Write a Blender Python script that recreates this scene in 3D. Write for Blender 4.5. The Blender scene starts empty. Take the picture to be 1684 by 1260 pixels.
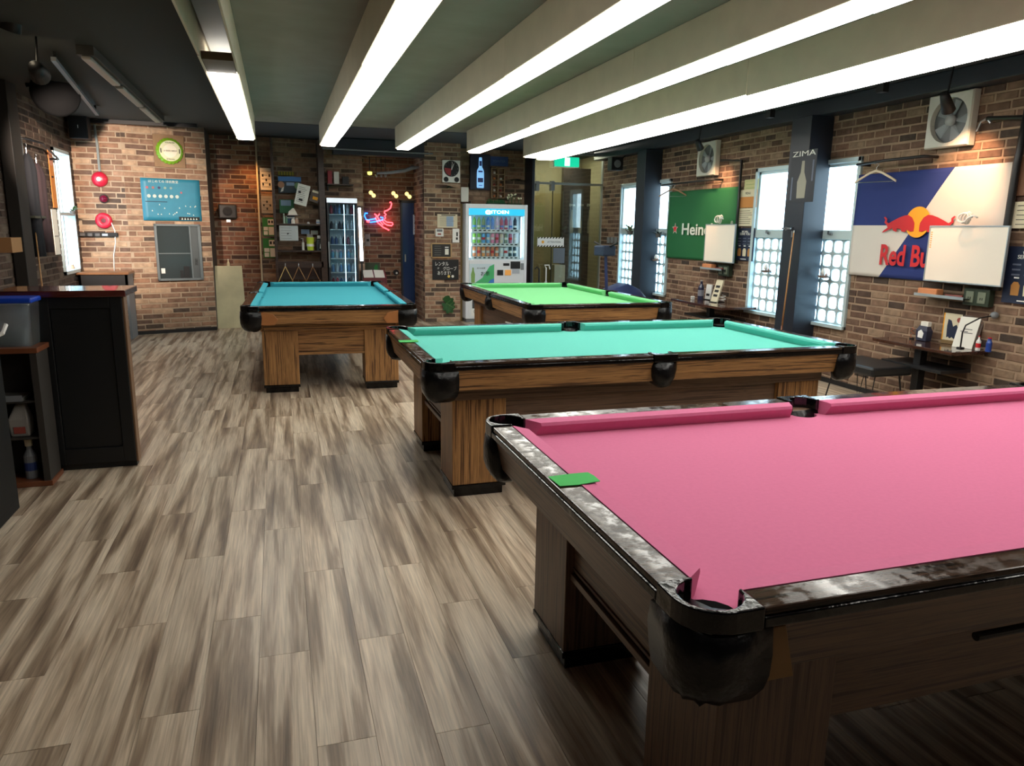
import bpy, bmesh, math, random
from mathutils import Vector, Matrix
random.seed(7)
R = math.radians
scene = bpy.context.scene
COL = scene.collection
PI = math.pi

# ------------------------------------------------------------------ camera
W, H, F, CAMZ = 1684.0, 1260.0, 1210.8, 1.55
def cam_axes(a, b, c):
    ca, sa, cb, sb, cc, sc = math.cos(a), math.sin(a), math.cos(b), math.sin(b), math.cos(c), math.sin(c)
    fwd = Vector((sa*cb, ca*cb, -sb)); right = Vector((ca, -sa, 0)); up = right.cross(fwd)
    return cc*right+sc*up, -sc*right+cc*up, fwd
RT, UP, FW = cam_axes(.3051, .2072, .0154)
cd = bpy.data.cameras.new('camera'); cam = bpy.data.objects.new('camera', cd); COL.objects.link(cam)
cam.matrix_world = Matrix(((RT.x, UP.x, -FW.x, 0), (RT.y, UP.y, -FW.y, 0), (RT.z, UP.z, -FW.z, CAMZ), (0, 0, 0, 1)))
cd.sensor_fit = 'HORIZONTAL'; cd.sensor_width = 36; cd.lens = 36*F/W; cd.clip_start = .05
scene.camera = cam
# ------------------------------------------------------------------ world, exposure
wd = bpy.data.worlds.new('World'); scene.world = wd; wd.use_nodes = True
bg = wd.node_tree.nodes['Background']; bg.inputs[0].default_value = (.80, .92, 1, 1); bg.inputs[1].default_value = 8.0
scene.view_settings.view_transform = 'Standard'; scene.view_settings.look = 'None'
scene.view_settings.gamma = 1; scene.view_settings.use_curve_mapping = False
scene.view_settings.exposure = 0.0
LAMP = 8.8      # strength of the tube-lamp diffusers
SPOT = 1.0

def P(px, py, X=None, Y=None, Z=None):
    """point of the real plane X=, Y= or Z= seen at a photo pixel"""
    d = RT*((px-842)/F) + UP*(-(py-630)/F) + FW
    t = X/d.x if X is not None else (Y/d.y if Y is not None else (Z-CAMZ)/d.z)
    return Vector((d.x*t, d.y*t, CAMZ+d.z*t))
def project(p):
    v = Vector(p)-Vector((0, 0, CAMZ)); z = v.dot(FW)
    if z < .05: return None
    return 842+F*v.dot(RT)/z, 630-F*v.dot(UP)/z

# ------------------------------------------------------------------ materials
def lin(c):
    return tuple(((x/255)/12.92 if x/255 <= .04045 else (((x/255)+.055)/1.055)**2.4) for x in c)+(1,)
M = {}
def mat(name, col, rough=.6, metal=0, emit=0, ecol=None, coat=0, noise=0, nscale=8, spec=.5, bump=0, trans=0, alpha=1):
    if name in M: return M[name]
    m = bpy.data.materials.new(name); m.use_nodes = True; nt = m.node_tree; b = nt.nodes['Principled BSDF']
    b.inputs['Base Color'].default_value = lin(col); b.inputs['Roughness'].default_value = rough
    b.inputs['Metallic'].default_value = metal; b.inputs['Coat Weight'].default_value = coat
    b.inputs['Specular IOR Level'].default_value = spec; b.inputs['Alpha'].default_value = alpha
    b.inputs['Transmission Weight'].default_value = trans
    if emit:
        b.inputs['Emission Color'].default_value = lin(ecol or col); b.inputs['Emission Strength'].default_value = emit
    if noise or bump:
        tc = nt.nodes.new('ShaderNodeTexCoord'); n = nt.nodes.new('ShaderNodeTexNoise')
        n.inputs['Scale'].default_value = nscale; n.inputs['Detail'].default_value = 4
        nt.links.new(tc.outputs['Object'], n.inputs['Vector'])
    if noise:
        mx = nt.nodes.new('ShaderNodeMix'); mx.data_type = 'RGBA'
        mx.inputs[6].default_value = lin([c*(1-noise) for c in col]); mx.inputs[7].default_value = lin([min(255, c*(1+noise)) for c in col])
        nt.links.new(n.outputs[0], mx.inputs[0]); nt.links.new(mx.outputs[2], b.inputs['Base Color'])
    if bump:
        bp = nt.nodes.new('ShaderNodeBump'); bp.inputs['Strength'].default_value = bump; bp.inputs['Distance'].default_value = .01
        nt.links.new(n.outputs[0], bp.inputs['Height']); nt.links.new(bp.outputs[0], b.inputs['Normal'])
    M[name] = m; return m
def ramp(nt, stops):
    r = nt.nodes.new('ShaderNodeValToRGB'); e = r.color_ramp.elements
    while len(e) < len(stops): e.new(.5)
    for i, (p, c) in enumerate(stops): e[i].position = p; e[i].color = lin(c)
    return r
def wood(name, c1, c2, axis='x', rough=.45, scale=26, coat=.0, stretch=22):
    m = bpy.data.materials.new(name); m.use_nodes = True; nt = m.node_tree; b = nt.nodes['Principled BSDF']
    tc = nt.nodes.new('ShaderNodeTexCoord'); mp = nt.nodes.new('ShaderNodeMapping')
    s = [scale]*3; s['xyz'.index(axis)] = scale/stretch; mp.inputs['Scale'].default_value = s
    n = nt.nodes.new('ShaderNodeTexNoise'); n.inputs['Scale'].default_value = 3; n.inputs['Detail'].default_value = 5; n.inputs['Distortion'].default_value = .4
    r = ramp(nt, [(.40, c2), (.47, c1), (.53, [(a+b_)/2 for a, b_ in zip(c1, c2)]), (.60, c1)])
    nt.links.new(tc.outputs['Object'], mp.inputs[0]); nt.links.new(mp.outputs[0], n.inputs['Vector'])
    nt.links.new(n.outputs[0], r.inputs[0]); nt.links.new(r.outputs[0], b.inputs['Base Color'])
    b.inputs['Roughness'].default_value = rough; b.inputs['Coat Weight'].default_value = coat
    M[name] = m; return m
def rnd_value(nt):
    """a random number per piece: per object and per mesh island"""
    oi = nt.nodes.new('ShaderNodeObjectInfo'); g = nt.nodes.new('ShaderNodeNewGeometry')
    a = nt.nodes.new('ShaderNodeMath'); a.operation = 'ADD'; f = nt.nodes.new('ShaderNodeMath'); f.operation = 'FRACT'
    nt.links.new(oi.outputs['Random'], a.inputs[0]); nt.links.new(g.outputs['Random Per Island'], a.inputs[1]); nt.links.new(a.outputs[0], f.inputs[0])
    return f
def brick_mat(name, stops):
    m = bpy.data.materials.new(name); m.use_nodes = True; nt = m.node_tree; b = nt.nodes['Principled BSDF']
    f = rnd_value(nt); r = ramp(nt, stops); r.color_ramp.interpolation = 'CONSTANT'
    nt.links.new(f.outputs[0], r.inputs[0])
    g = nt.nodes.new('ShaderNodeNewGeometry'); n = nt.nodes.new('ShaderNodeTexNoise'); n.inputs['Scale'].default_value = 14; n.inputs['Detail'].default_value = 6
    nt.links.new(g.outputs['Position'], n.inputs['Vector'])
    v = nt.nodes.new('ShaderNodeMapRange'); v.inputs[1].default_value = .3; v.inputs[2].default_value = .7; v.inputs[3].default_value = .72; v.inputs[4].default_value = 1.22
    nt.links.new(n.outputs[0], v.inputs[0])
    mx = nt.nodes.new('ShaderNodeVectorMath'); mx.operation = 'SCALE'
    nt.links.new(r.outputs[0], mx.inputs[0]); nt.links.new(v.outputs[0], mx.inputs['Scale']); nt.links.new(mx.outputs[0], b.inputs['Base Color'])
    bp = nt.nodes.new('ShaderNodeBump'); bp.inputs['Strength'].default_value = .5; bp.inputs['Distance'].default_value = .01
    nt.links.new(n.outputs[0], bp.inputs['Height']); nt.links.new(bp.outputs[0], b.inputs['Normal'])
    b.inputs['Roughness'].default_value = .85; b.inputs['Specular IOR Level'].default_value = .25
    M[name] = m; return m
def glass(name, tint=(235, 245, 250), gloss=.08, frosted=0):
    m = bpy.data.materials.new(name); m.use_nodes = True; nt = m.node_tree; nt.nodes.remove(nt.nodes['Principled BSDF'])
    o = nt.nodes['Material Output']; t = nt.nodes.new('ShaderNodeBsdfTransparent'); t.inputs[0].default_value = lin(tint)
    g = nt.nodes.new('ShaderNodeBsdfGlossy'); g.inputs['Roughness'].default_value = .03
    x = nt.nodes.new('ShaderNodeMixShader'); x.inputs[0].default_value = gloss
    src = t
    if frosted:
        tl = nt.nodes.new('ShaderNodeBsdfTranslucent'); tl.inputs[0].default_value = lin(tint)
        y = nt.nodes.new('ShaderNodeMixShader'); y.inputs[0].default_value = frosted
        nt.links.new(t.outputs[0], y.inputs[1]); nt.links.new(tl.outputs[0], y.inputs[2]); src = y
    nt.links.new(src.outputs[0], x.inputs[1]); nt.links.new(g.outputs[0], x.inputs[2]); nt.links.new(x.outputs[0], o.inputs[0])
    M[name] = m; return m
def floor_mat():
    m = bpy.data.materials.new('vinyl_plank'); m.use_nodes = True; nt = m.node_tree; b = nt.nodes['Principled BSDF']
    f = rnd_value(nt); g = nt.nodes.new('ShaderNodeNewGeometry')
    sp = nt.nodes.new('ShaderNodeCombineXYZ'); ml = nt.nodes.new('ShaderNodeMath'); ml.operation = 'MULTIPLY'; ml.inputs[1].default_value = 37
    nt.links.new(f.outputs[0], ml.inputs[0]); nt.links.new(ml.outputs[0], sp.inputs[1]); nt.links.new(ml.outputs[0], sp.inputs[2])
    ad = nt.nodes.new('ShaderNodeVectorMath'); ad.operation = 'ADD'
    nt.links.new(g.outputs['Position'], ad.inputs[0]); nt.links.new(sp.outputs[0], ad.inputs[1])
    def nz(sx, sy, sc, det, dist=.3):
        mp = nt.nodes.new('ShaderNodeMapping'); mp.inputs['Scale'].default_value = (sx, sy, 1)
        n = nt.nodes.new('ShaderNodeTexNoise'); n.inputs['Scale'].default_value = sc; n.inputs['Detail'].default_value = det; n.inputs['Distortion'].default_value = dist
        nt.links.new(ad.outputs[0], mp.inputs[0]); nt.links.new(mp.outputs[0], n.inputs['Vector']); return n
    n1 = nz(15, .9, 1.1, 7, .25); n2 = nz(90, 2.6, 1.6, 8, .3)
    r1 = ramp(nt, [(.32, (110, 92, 76)), (.44, (154, 134, 113)), (.54, (194, 176, 154)), (.68, (212, 196, 174))])
    nt.links.new(n1.outputs[0], r1.inputs[0])
    mr = nt.nodes.new('ShaderNodeMapRange'); mr.inputs[1].default_value = .32; mr.inputs[2].default_value = .66; mr.inputs[3].default_value = .74; mr.inputs[4].default_value = 1.14
    nt.links.new(n2.outputs[0], mr.inputs[0])
    vr = nt.nodes.new('ShaderNodeMapRange'); vr.inputs[3].default_value = .86; vr.inputs[4].default_value = 1.08
    nt.links.new(f.outputs[0], vr.inputs[0])
    m2 = nt.nodes.new('ShaderNodeMath'); m2.operation = 'MULTIPLY'; nt.links.new(mr.outputs[0], m2.inputs[0]); nt.links.new(vr.outputs[0], m2.inputs[1])
    sc = nt.nodes.new('ShaderNodeVectorMath'); sc.operation = 'SCALE'
    nt.links.new(r1.outputs[0], sc.inputs[0]); nt.links.new(m2.outputs[0], sc.inputs['Scale']); nt.links.new(sc.outputs[0], b.inputs['Base Color'])
    b.inputs['Roughness'].default_value = .34; b.inputs['Specular IOR Level'].default_value = .45
    bp = nt.nodes.new('ShaderNodeBump'); bp.inputs['Strength'].default_value = .12; bp.inputs['Distance'].default_value = .004
    nt.links.new(n2.outputs[0], bp.inputs['Height']); nt.links.new(bp.outputs[0], b.inputs['Normal'])
    return m
def rail_mat():
    """varnished rail top, the varnish dull in places"""
    m = wood('rail_wood', (66, 50, 40), (34, 26, 21), 'x', rough=.3, scale=30, coat=0)
    nt = m.node_tree; b = nt.nodes['Principled BSDF']; tc = nt.nodes.new('ShaderNodeTexCoord'); n = nt.nodes.new('ShaderNodeTexNoise')
    n.inputs['Scale'].default_value = 20; n.inputs['Detail'].default_value = 9; n.inputs['Roughness'].default_value = .65
    nt.links.new(tc.outputs['Object'], n.inputs['Vector'])
    mr = nt.nodes.new('ShaderNodeMapRange'); mr.inputs[1].default_value = .44; mr.inputs[2].default_value = .58; mr.inputs[3].default_value = .07; mr.inputs[4].default_value = .24
    nt.links.new(n.outputs[0], mr.inputs[0]); nt.links.new(mr.outputs[0], b.inputs['Roughness']); b.inputs['Specular IOR Level'].default_value = .2
    return m
BRK = brick_mat('brick_face', [(0, (141, 112, 93)), (0.2, (159, 127, 105)), (0.4, (126, 98, 81)), (0.55, (178, 150, 124)), (0.68, (91, 77, 68)), (0.78, (150, 115, 93)), (0.9, (111, 89, 77))])
BRKD = brick_mat('dark_brick_face', [(0, (109, 86, 72)), (0.2, (122, 98, 81)), (0.4, (97, 75, 63)), (0.55, (137, 115, 95)), (0.68, (70, 59, 52)), (0.78, (115, 89, 72)), (0.9, (85, 68, 59))])
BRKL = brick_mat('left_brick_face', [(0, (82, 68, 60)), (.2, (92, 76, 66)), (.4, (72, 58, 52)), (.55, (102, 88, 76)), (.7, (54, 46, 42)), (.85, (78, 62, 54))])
BRKR = brick_mat('red_brick_face', [(0, (122, 84, 68)), (.2, (138, 96, 76)), (.4, (102, 70, 58)), (.6, (148, 110, 86)), (.75, (74, 56, 50)), (.88, (126, 86, 68))])
MORT = mat('mortar', (172, 152, 130), .9, noise=.12, nscale=9, spec=.2)
MORTD = mat('dark_mortar', (150, 128, 108), .9, noise=.15, nscale=9, spec=.2)
PLANK = floor_mat()
RAIL = rail_mat()
BLACK = mat('black_paint', (22, 22, 24), .5)
BLACKG = mat('black_gloss', (7, 7, 8), .13, spec=.4, bump=.35, nscale=18)
LEATHER = mat('black_leather', (8, 8, 10), .3, bump=.9, nscale=16, spec=.3)
NAVY = mat('navy_paint', (34, 40, 50), .4)
STEEL = mat('steel', (170, 172, 175), .3, metal=1)
ALU = mat('aluminium', (170, 180, 186), .35, metal=.5)
WHITE = mat('white_plastic', (228, 228, 224), .4)
PAPER = mat('paper', (226, 224, 214), .8)
GREY = mat('grey_plastic', (120, 124, 128), .5)
DWOOD = wood('dark_wood', (66, 46, 36), (36, 26, 22), 'x', rough=.35)
TAN = mat('lamp_board', (206, 194, 170), .6, noise=.06, nscale=5)
CEIL = mat('ceiling_paint', (142, 136, 126), .9, noise=.08, nscale=4, spec=.2)
CEILD = mat('dark_ceiling_paint', (58, 62, 66), .8)
LIT = mat('lamp_diffuser', (255, 255, 250), .5, emit=LAMP, ecol=(255, 252, 244))

# ------------------------------------------------------------------ mesh helpers
class MB:
    def __init__(s): s.v = []; s.f = []; s.mi = []
    def add(s, vs, fs, mi=0):
        o = len(s.v); s.v += [tuple(v) for v in vs]; s.f += [tuple(i+o for i in f) for f in fs]; s.mi += [mi]*len(fs); return s
    def box(s, x0, x1, y0, y1, z0, z1, mi=0):
        x0, x1 = min(x0, x1), max(x0, x1); y0, y1 = min(y0, y1), max(y0, y1); z0, z1 = min(z0, z1), max(z0, z1)
        return s.hexa([(x0, y0, z0), (x1, y0, z0), (x1, y1, z0), (x0, y1, z0), (x0, y0, z1), (x1, y0, z1), (x1, y1, z1), (x0, y1, z1)], mi)
    def hexa(s, v, mi=0):
        return s.add(v, [(0, 3, 2, 1), (4, 5, 6, 7), (0, 1, 5, 4), (1, 2, 6, 5), (2, 3, 7, 6), (3, 0, 4, 7)], mi)
    def loft(s, rings, cap=True, mi=0, closed=True):
        n = len(rings[0]); o = len(s.v); fs = []
        for k in range(len(rings)-1):
            for i in range(n if closed else n-1):
                j = (i+1) % n; fs.append((k*n+i, k*n+j, (k+1)*n+j, (k+1)*n+i))
        if cap: fs.append(tuple(reversed(range(n)))); fs.append(tuple((len(rings)-1)*n+i for i in range(n)))
        return s.add([p for r in rings for p in r], fs, mi)
    def prism(s, poly, z0, z1, mi=0, f=lambda x, y, z: (x, y, z)):
        return s.loft([[f(x, y, z0) for x, y in poly], [f(x, y, z1) for x, y in poly]], mi=mi)
    def tube(s, pts, r, n=8, mi=0, cap=True):
        pts = [Vector(p) for p in pts]; rs = r if isinstance(r, (list, tuple)) else [r]*len(pts); rings = []
        t0 = (pts[1]-pts[0]).normalized(); u = t0.orthogonal().normalized()
        for i, p in enumerate(pts):
            t = (pts[min(i+1, len(pts)-1)]-pts[max(i-1, 0)]).normalized()
            u = (u-t*u.dot(t)).normalized(); w = t.cross(u)
            rings.append([p+(u*math.cos(2*PI*k/n)+w*math.sin(2*PI*k/n))*rs[i] for k in range(n)])
        return s.loft(rings, cap, mi)
    def lathe(s, prof, c=(0, 0, 0), n=20, axis='z', mi=0):
        def q(r, h, a):
            x, y = r*math.cos(a), r*math.sin(a)
            return {'z': (c[0]+x, c[1]+y, c[2]+h), 'y': (c[0]+x, c[1]+h, c[2]+y), 'x': (c[0]+h, c[1]+x, c[2]+y)}[axis]
        return s.loft([[q(max(r, 1e-4), h, 2*PI*k/n) for k in range(n)] for r, h in prof], True, mi)
    def build(s, name, m, parent=None, bevel=0, smooth=False, loc=None, seg=2):
        me = bpy.data.meshes.new(name); me.from_pydata(s.v, [], s.f); me.update()
        bm = bmesh.new(); bm.from_mesh(me); bmesh.ops.recalc_face_normals(bm, faces=bm.faces); bm.to_mesh(me); bm.free()
        ms = m if isinstance(m, (list, tuple)) else [m]
        for x in ms: me.materials.append(x)
        if len(ms) > 1: me.polygons.foreach_set('material_index', s.mi)
        if smooth: me.polygons.foreach_set('use_smooth', [True]*len(me.polygons))
        o = bpy.data.objects.new(name, me); COL.objects.link(o)
        if parent: o.parent = parent
        if loc: o.location = loc
        if bevel:
            b = o.modifiers.new('bevel', 'BEVEL'); b.width = bevel; b.segments = seg; b.limit_method = 'ANGLE'; b.angle_limit = R(40)
        return o
def B(*a): return MB().box(*a)
def tag(o, label=None, cat=None, group=None, kind=None):
    if label: o['label'] = label
    if cat: o['category'] = cat
    if group: o['group'] = group
    if kind: o['kind'] = kind
    return o
def thing(name, label, cat, loc=(0, 0, 0), rz=0, group=None):
    o = bpy.data.objects.new(name, None); o.empty_display_size = .1; COL.objects.link(o); o.location = loc; o.rotation_euler = (0, 0, rz)
    return tag(o, label, cat, group)
def text(s, m, parent, loc, rz, w=None, h=None, name='lettering', depth=.001, sy=1, slant=0, bold=0):
    """flat lettering standing on a vertical face; rz turns its front (0 faces -Y)"""
    cu = bpy.data.curves.new(name, 'FONT'); cu.body = s; cu.align_x = 'CENTER'; cu.align_y = 'CENTER'; cu.extrude = depth; cu.size = 1; cu.shear = slant
    cu.resolution_u = 3; cu.offset = bold
    t = bpy.data.objects.new(name, cu); COL.objects.link(t); bpy.context.view_layer.update()
    me = bpy.data.meshes.new_from_object(t.evaluated_get(bpy.context.evaluated_depsgraph_get())); bpy.data.objects.remove(t)
    xs = [v.co.x for v in me.vertices]; ys = [v.co.y for v in me.vertices]
    cx, cy, tw, th = (min(xs)+max(xs))/2, (min(ys)+max(ys))/2, max(xs)-min(xs), max(ys)-min(ys)
    k = w/tw if w else h/th; ky = (h/th if (h and w) else k)*sy
    c, sn = math.cos(rz), math.sin(rz)
    for v in me.vertices:
        x, y, z = (v.co.x-cx)*k, (v.co.y-cy)*ky, v.co.z
        v.co = (x*c+z*sn, x*sn-z*c, y)
    me.materials.clear(); me.materials.append(m)
    o = bpy.data.objects.new(name, me); COL.objects.link(o); o.location = loc
    if parent: o.parent = parent
    return o

# ------------------------------------------------------------------ floor
fl = tag(B(-2.7, 5.7, -1.2, 13.7, -.06, -.0045).build('floor', mat('subfloor', (50, 42, 36), .9)), 'greyish brown wood-look plank floor running the length of the hall', kind='structure')
pw, pl = .178, 1.2
cells = []
i = 0
x = -2.63
while x < 5.6:
    off = (i*.43+random.uniform(-.12, .12)) % 1*pl
    y = -1.1-off
    while y < 13.2:
        y0, y1 = max(y, -1.1), min(y+pl, 13.2)
        if y1-y0 > .1: cells.append((x, y0, y1))
        y += pl
    x += pw; i += 1
def plank_score(c):
    cx_, cy_ = c[0]+pw/2, (c[1]+c[2])/2; p = project((cx_, cy_, 0))
    if p is None or not (-250 < p[0] < 1900 and 300 < p[1] < 1500): return 1e9
    if cx_ > 1.2 and cy_ < 8: return 500+cy_    # under the tables
    return math.hypot(cx_, cy_)
cells.sort(key=plank_score)
um = MB(); e = .0006
um.hexa([(e, e*.4, -1), (1-e, e*.4, -1), (1-e, 1-e*.4, -1), (e, 1-e*.4, -1), (.004, .0007, 0), (.996, .0007, 0), (.996, .9993, 0), (.004, .9993, 0)])
pm = um.build('plank', PLANK, fl); pme = pm.data; first = True
for (x, y0, y1) in cells[:300]:
    if first: o = pm; first = False
    else: o = bpy.data.objects.new('plank', pme); COL.objects.link(o); o.parent = fl
    o.location = (x, y0, 0); o.scale = (pw, y1-y0, .0044)
mb = MB()
for (x, y0, y1) in cells[300:]:
    mb.hexa([(x+.0005, y0+.001, -.0044), (x+pw-.001, y0+.001, -.0044), (x+pw-.001, y1-.001, -.0044), (x+.0005, y1-.001, -.0044),
             (x+.001, y0+.002, 0), (x+pw-.001, y0+.002, 0), (x+pw-.001, y1-.002, 0), (x+.001, y1-.002, 0)])
tag(mb.build('planks', PLANK, fl), kind='stuff')

# ------------------------------------------------------------------ brick walls
BMESH = {}
def brick_unit(k, m):
    if (k, m.name) in BMESH: return BMESH[(k, m.name)]
    rr = random.Random(k); j = lambda a: rr.uniform(-a, a)
    v = [(0, 0, 0), (1, 0, 0), (1, 0, 1), (0, 0, 1)]
    w = [(.02+j(.012), -1, .07+j(.05)), (.98+j(.012), -1, .07+j(.05)), (.98+j(.012), -1, .93+j(.05)), (.02+j(.012), -1, .93+j(.05))]
    me = bpy.data.meshes.new('brick'); me.from_pydata(v+w, [], [(4, 5, 6, 7), (0, 1, 5, 4), (1, 2, 6, 5), (2, 3, 7, 6), (3, 0, 4, 7)]); me.materials.append(m)
    BMESH[(k, m.name)] = me; return me
def brick_wall(name, A, Bp, z0, z1, label, openings=(), L=.25, row=.072, th=.12, m=None, mm=None, pieces=300, bx=None, hidden=(), lowz=None):
    m = m or BRK; mm = mm or MORT
    A = Vector(A); Bp = Vector(Bp); ln = (Bp-A).length; ang = math.atan2(Bp.y-A.y, Bp.x-A.x)
    mb = MB(); xs = sorted({0, ln}|{o[0] for o in openings}|{o[1] for o in openings}); zs = sorted({z0, z1}|{o[2] for o in openings}|{o[3] for o in openings})
    for a, b in zip(xs, xs[1:]):
        for c, d in zip(zs, zs[1:]):
            if not any(o[0] <= (a+b)/2 <= o[1] and o[2] <= (c+d)/2 <= o[3] for o in openings): mb.box(a, b, 0, th, c, d)
    root = mb.build(name, mm); root.location = (A.x, A.y, 0); root.rotation_euler = (0, 0, ang); tag(root, label, kind='structure')
    rr = random.Random(name); lst = []
    bx0, bx1 = bx or (0, ln)
    z = z0+.004; k = 0
    while z+row*.8 < z1:
        x = bx0-rr.uniform(.0, .1)-(L/2 if k % 2 else 0)
        while x < bx1:
            w = L*rr.uniform(.9, 1.1); segs = [(max(x, bx0+.002), min(x+w-.016, bx1-.002))]
            for o in openings:
                if o[2] < z+row*.75 and z+row*.2 < o[3]:
                    ns = []
                    for s0, s1 in segs:
                        if s1 <= o[0] or s0 >= o[1]: ns.append((s0, s1))
                        else:
                            if s0 < o[0]: ns.append((s0, o[0]-.003))
                            if s1 > o[1]: ns.append((o[1]+.003, s1))
                    segs = ns
            for s0, s1 in segs:
                if s1-s0 > .03: lst.append((s0, s1, z+rr.uniform(-.002, .002), row-.016+rr.uniform(-.004, .002), rr.uniform(.004, .008)))
            x += w
        z += row; k += 1
    u = (Bp-A).normalized()
    def score(b):
        c = A+u*((b[0]+b[1])/2); p = project((c.x, c.y, b[2]))
        if p is None or not (0 < p[0] < W and 0 < p[1] < H): return 1e9
        if lowz and b[2] < lowz: return 1e6
        mx = (b[0]+b[1])/2
        if any(h[0] < mx < h[1] and h[2] < b[2] < h[3] for h in hidden): return 1e6
        return c.length
    lst.sort(key=score)
    n = 0
    rest = MB()
    for b in lst:
        if n < pieces and score(b) < 1e5:
            o = bpy.data.objects.new('brick', brick_unit(rr.randrange(8), m)); COL.objects.link(o); o.parent = root
            o.location = (b[0], 0, b[2]); o.scale = (b[1]-b[0], b[4], b[3]); n += 1
        else:
            a, c, zz, h, d = b; q = .006
            rest.add([(a, 0, zz), (c, 0, zz), (c, 0, zz+h), (a, 0, zz+h), (a+q, -d, zz+q), (c-q, -d, zz+q), (c-q, -d, zz+h-q), (a+q, -d, zz+h-q)],
                     [(4, 5, 6, 7), (0, 1, 5, 4), (1, 2, 6, 5), (2, 3, 7, 6), (3, 0, 4, 7)])
    if rest.v: tag(rest.build('bricks', m, root), kind='stuff')
    return root
CZ = 2.87
RX = 5.5      # inner face of the window wall
YB = 12.3
WIN = [(6.13, 6.80), (7.18, 7.83), (9.86, 10.52), (10.92, 11.53)]   # Y ranges
WZ = (.58, 2.29)
wr = brick_wall('wall_right', (RX, YB), (RX, -1.2), 0, 2.74, 'long brown brick wall with windows and flags on the right',
                [(YB-b, YB-a, WZ[0], WZ[1]) for a, b in WIN], L=.212, bx=(0, YB-2.5), lowz=.42, m=BRKD, mm=MORTD,
                hidden=[(YB-6.1, YB-4.6, 1.2, 2.08), (YB-9.9, YB-8.3, 1.15, 2.08)])
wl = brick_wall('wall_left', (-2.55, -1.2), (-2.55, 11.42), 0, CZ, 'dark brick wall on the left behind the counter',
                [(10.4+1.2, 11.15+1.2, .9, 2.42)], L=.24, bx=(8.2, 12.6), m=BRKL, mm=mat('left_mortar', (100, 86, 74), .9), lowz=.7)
wa = brick_wall('wall_back_left', (-2.55, 11.4), (-1.95, 11.4), 0, CZ, 'bright brick wall with the fire bell at far left', L=.255)
wb = brick_wall('wall_back_panel', (-1.95, 11.4), (-.93, 11.72), 0, CZ, 'angled brick wall with bottle-cap sign and hatch', L=.255)
wc = brick_wall('wall_back_nook', (-.93, 12.5), (-.26, 12.5), 0, CZ, 'warm-lit brick recess behind the blue pool table', L=.235, m=BRKR, mm=MORTD)
wd_ = brick_wall('wall_back_rack', (-.26, 12.5), (1.35, 12.5), 0, CZ, 'brick wall behind the poster shelf and glass-door fridge', L=.24, mm=MORTD)
we = brick_wall('wall_back_passage', (1.2, 13.0), (2.3, 13.0), 0, CZ, 'reddish brick wall of the passage with the neon sign', [(.835, 1.1, 0, 1.98)], L=.24, m=BRKR, mm=MORTD)
wf = brick_wall('wall_pillar_side', (2.27, 13.0), (2.27, 12.068), 0, CZ, 'side face of the brick pillar beside the blue door', L=.24)
wg = brick_wall('wall_pillar', (2.27, 12.06), (2.87, 12.06), 0, CZ, 'front of the brick pillar with notices and blackboard', L=.24)
wh = brick_wall('wall_back_alcove', (2.87, 12.72), (4.2, 12.72), 0, CZ, 'dark brick wall above the vending machine', L=.24, mm=MORTD, lowz=1.8)
# plain shell pieces
DARKW = mat('dark_wall_paint', (52, 48, 44), .8)
def struct(name, mb, m, label, bevel=0): return tag(mb.build(name, m, bevel=bevel), label, kind='structure')
struct('wall_behind', B(-2.7, 5.7, -1.35, -1.2, 0, CZ), DARKW, 'plain dark wall behind the viewer')
struct('wall_behind_door', B(1.1, 2.5, 13.2, 13.25, 0, CZ), DARKW, 'dark wall behind the blue door')
struct('wall_nook_side', B(-.96, -.93, 11.74, 12.5, 0, CZ), DARKW, 'short return wall beside the brick recess')
struct('wall_passage_side', B(1.2, 1.3, 12.62, 13.0, 0, CZ), DARKW, 'short wall beside the fridge in the passage')
struct('wall_alcove_side', B(4.18, 4.22, 12.3, 12.72, 0, CZ), NAVY, 'dark return wall beside the glass door')
struct('wall_alcove_left', B(2.79, 2.87, 12.18, 12.72, 0, CZ), DARKW, 'dark return wall behind the brick pillar')
struct('wall_vestibule_right', B(5.62, 5.72, 12.42, 13.8, 0, CZ), mat('vestibule_paint', (150, 142, 112), .7), 'beige side wall of the entrance vestibule')
struct('wall_vestibule_left', B(4.22, 4.26, 12.72, 13.8, 0, CZ), M['vestibule_paint'], 'beige left wall of the entrance vestibule')
struct('wall_vestibule_back', B(4.2, 5.7, 13.6, 13.7, 0, CZ), M['vestibule_paint'], 'beige back wall of the entrance vestibule')
struct('wall_right_upper', B(RX, 5.62, -1.2, YB, 2.74, CZ), NAVY, 'dark painted strip above the window-wall bricks')
CEILL = mat('black_ceiling_paint', (48, 47, 42), .8)  # darker tone than the main ceiling, for the left sections
struct('ceiling_left', B(-2.7, -.44, -1.3, 10.68, CZ, CZ+.08), CEILL, 'dark ceiling left of the short lamp row')
ce = struct('ceiling', B(-.44, 4.35, -1.3, 10.68, CZ, CZ+.08), CEIL, 'grey-green painted ceiling between the lamp rows')
struct('ceiling_edge', B(4.35, 5.7, -1.3, 10.68, CZ, CZ+.08), CEILD, 'dark ceiling strip along the window wall')
struct('ceiling_back', B(-.26, 5.8, 10.68, 13.8, CZ-.005, CZ+.08), CEILD, 'dark ceiling band in front of the back wall')
struct('ceiling_back_left', B(-2.7, -.26, 10.68, 12.7, CZ, CZ+.08), CEILL, 'dark end of the ceiling over the brick panel')
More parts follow.
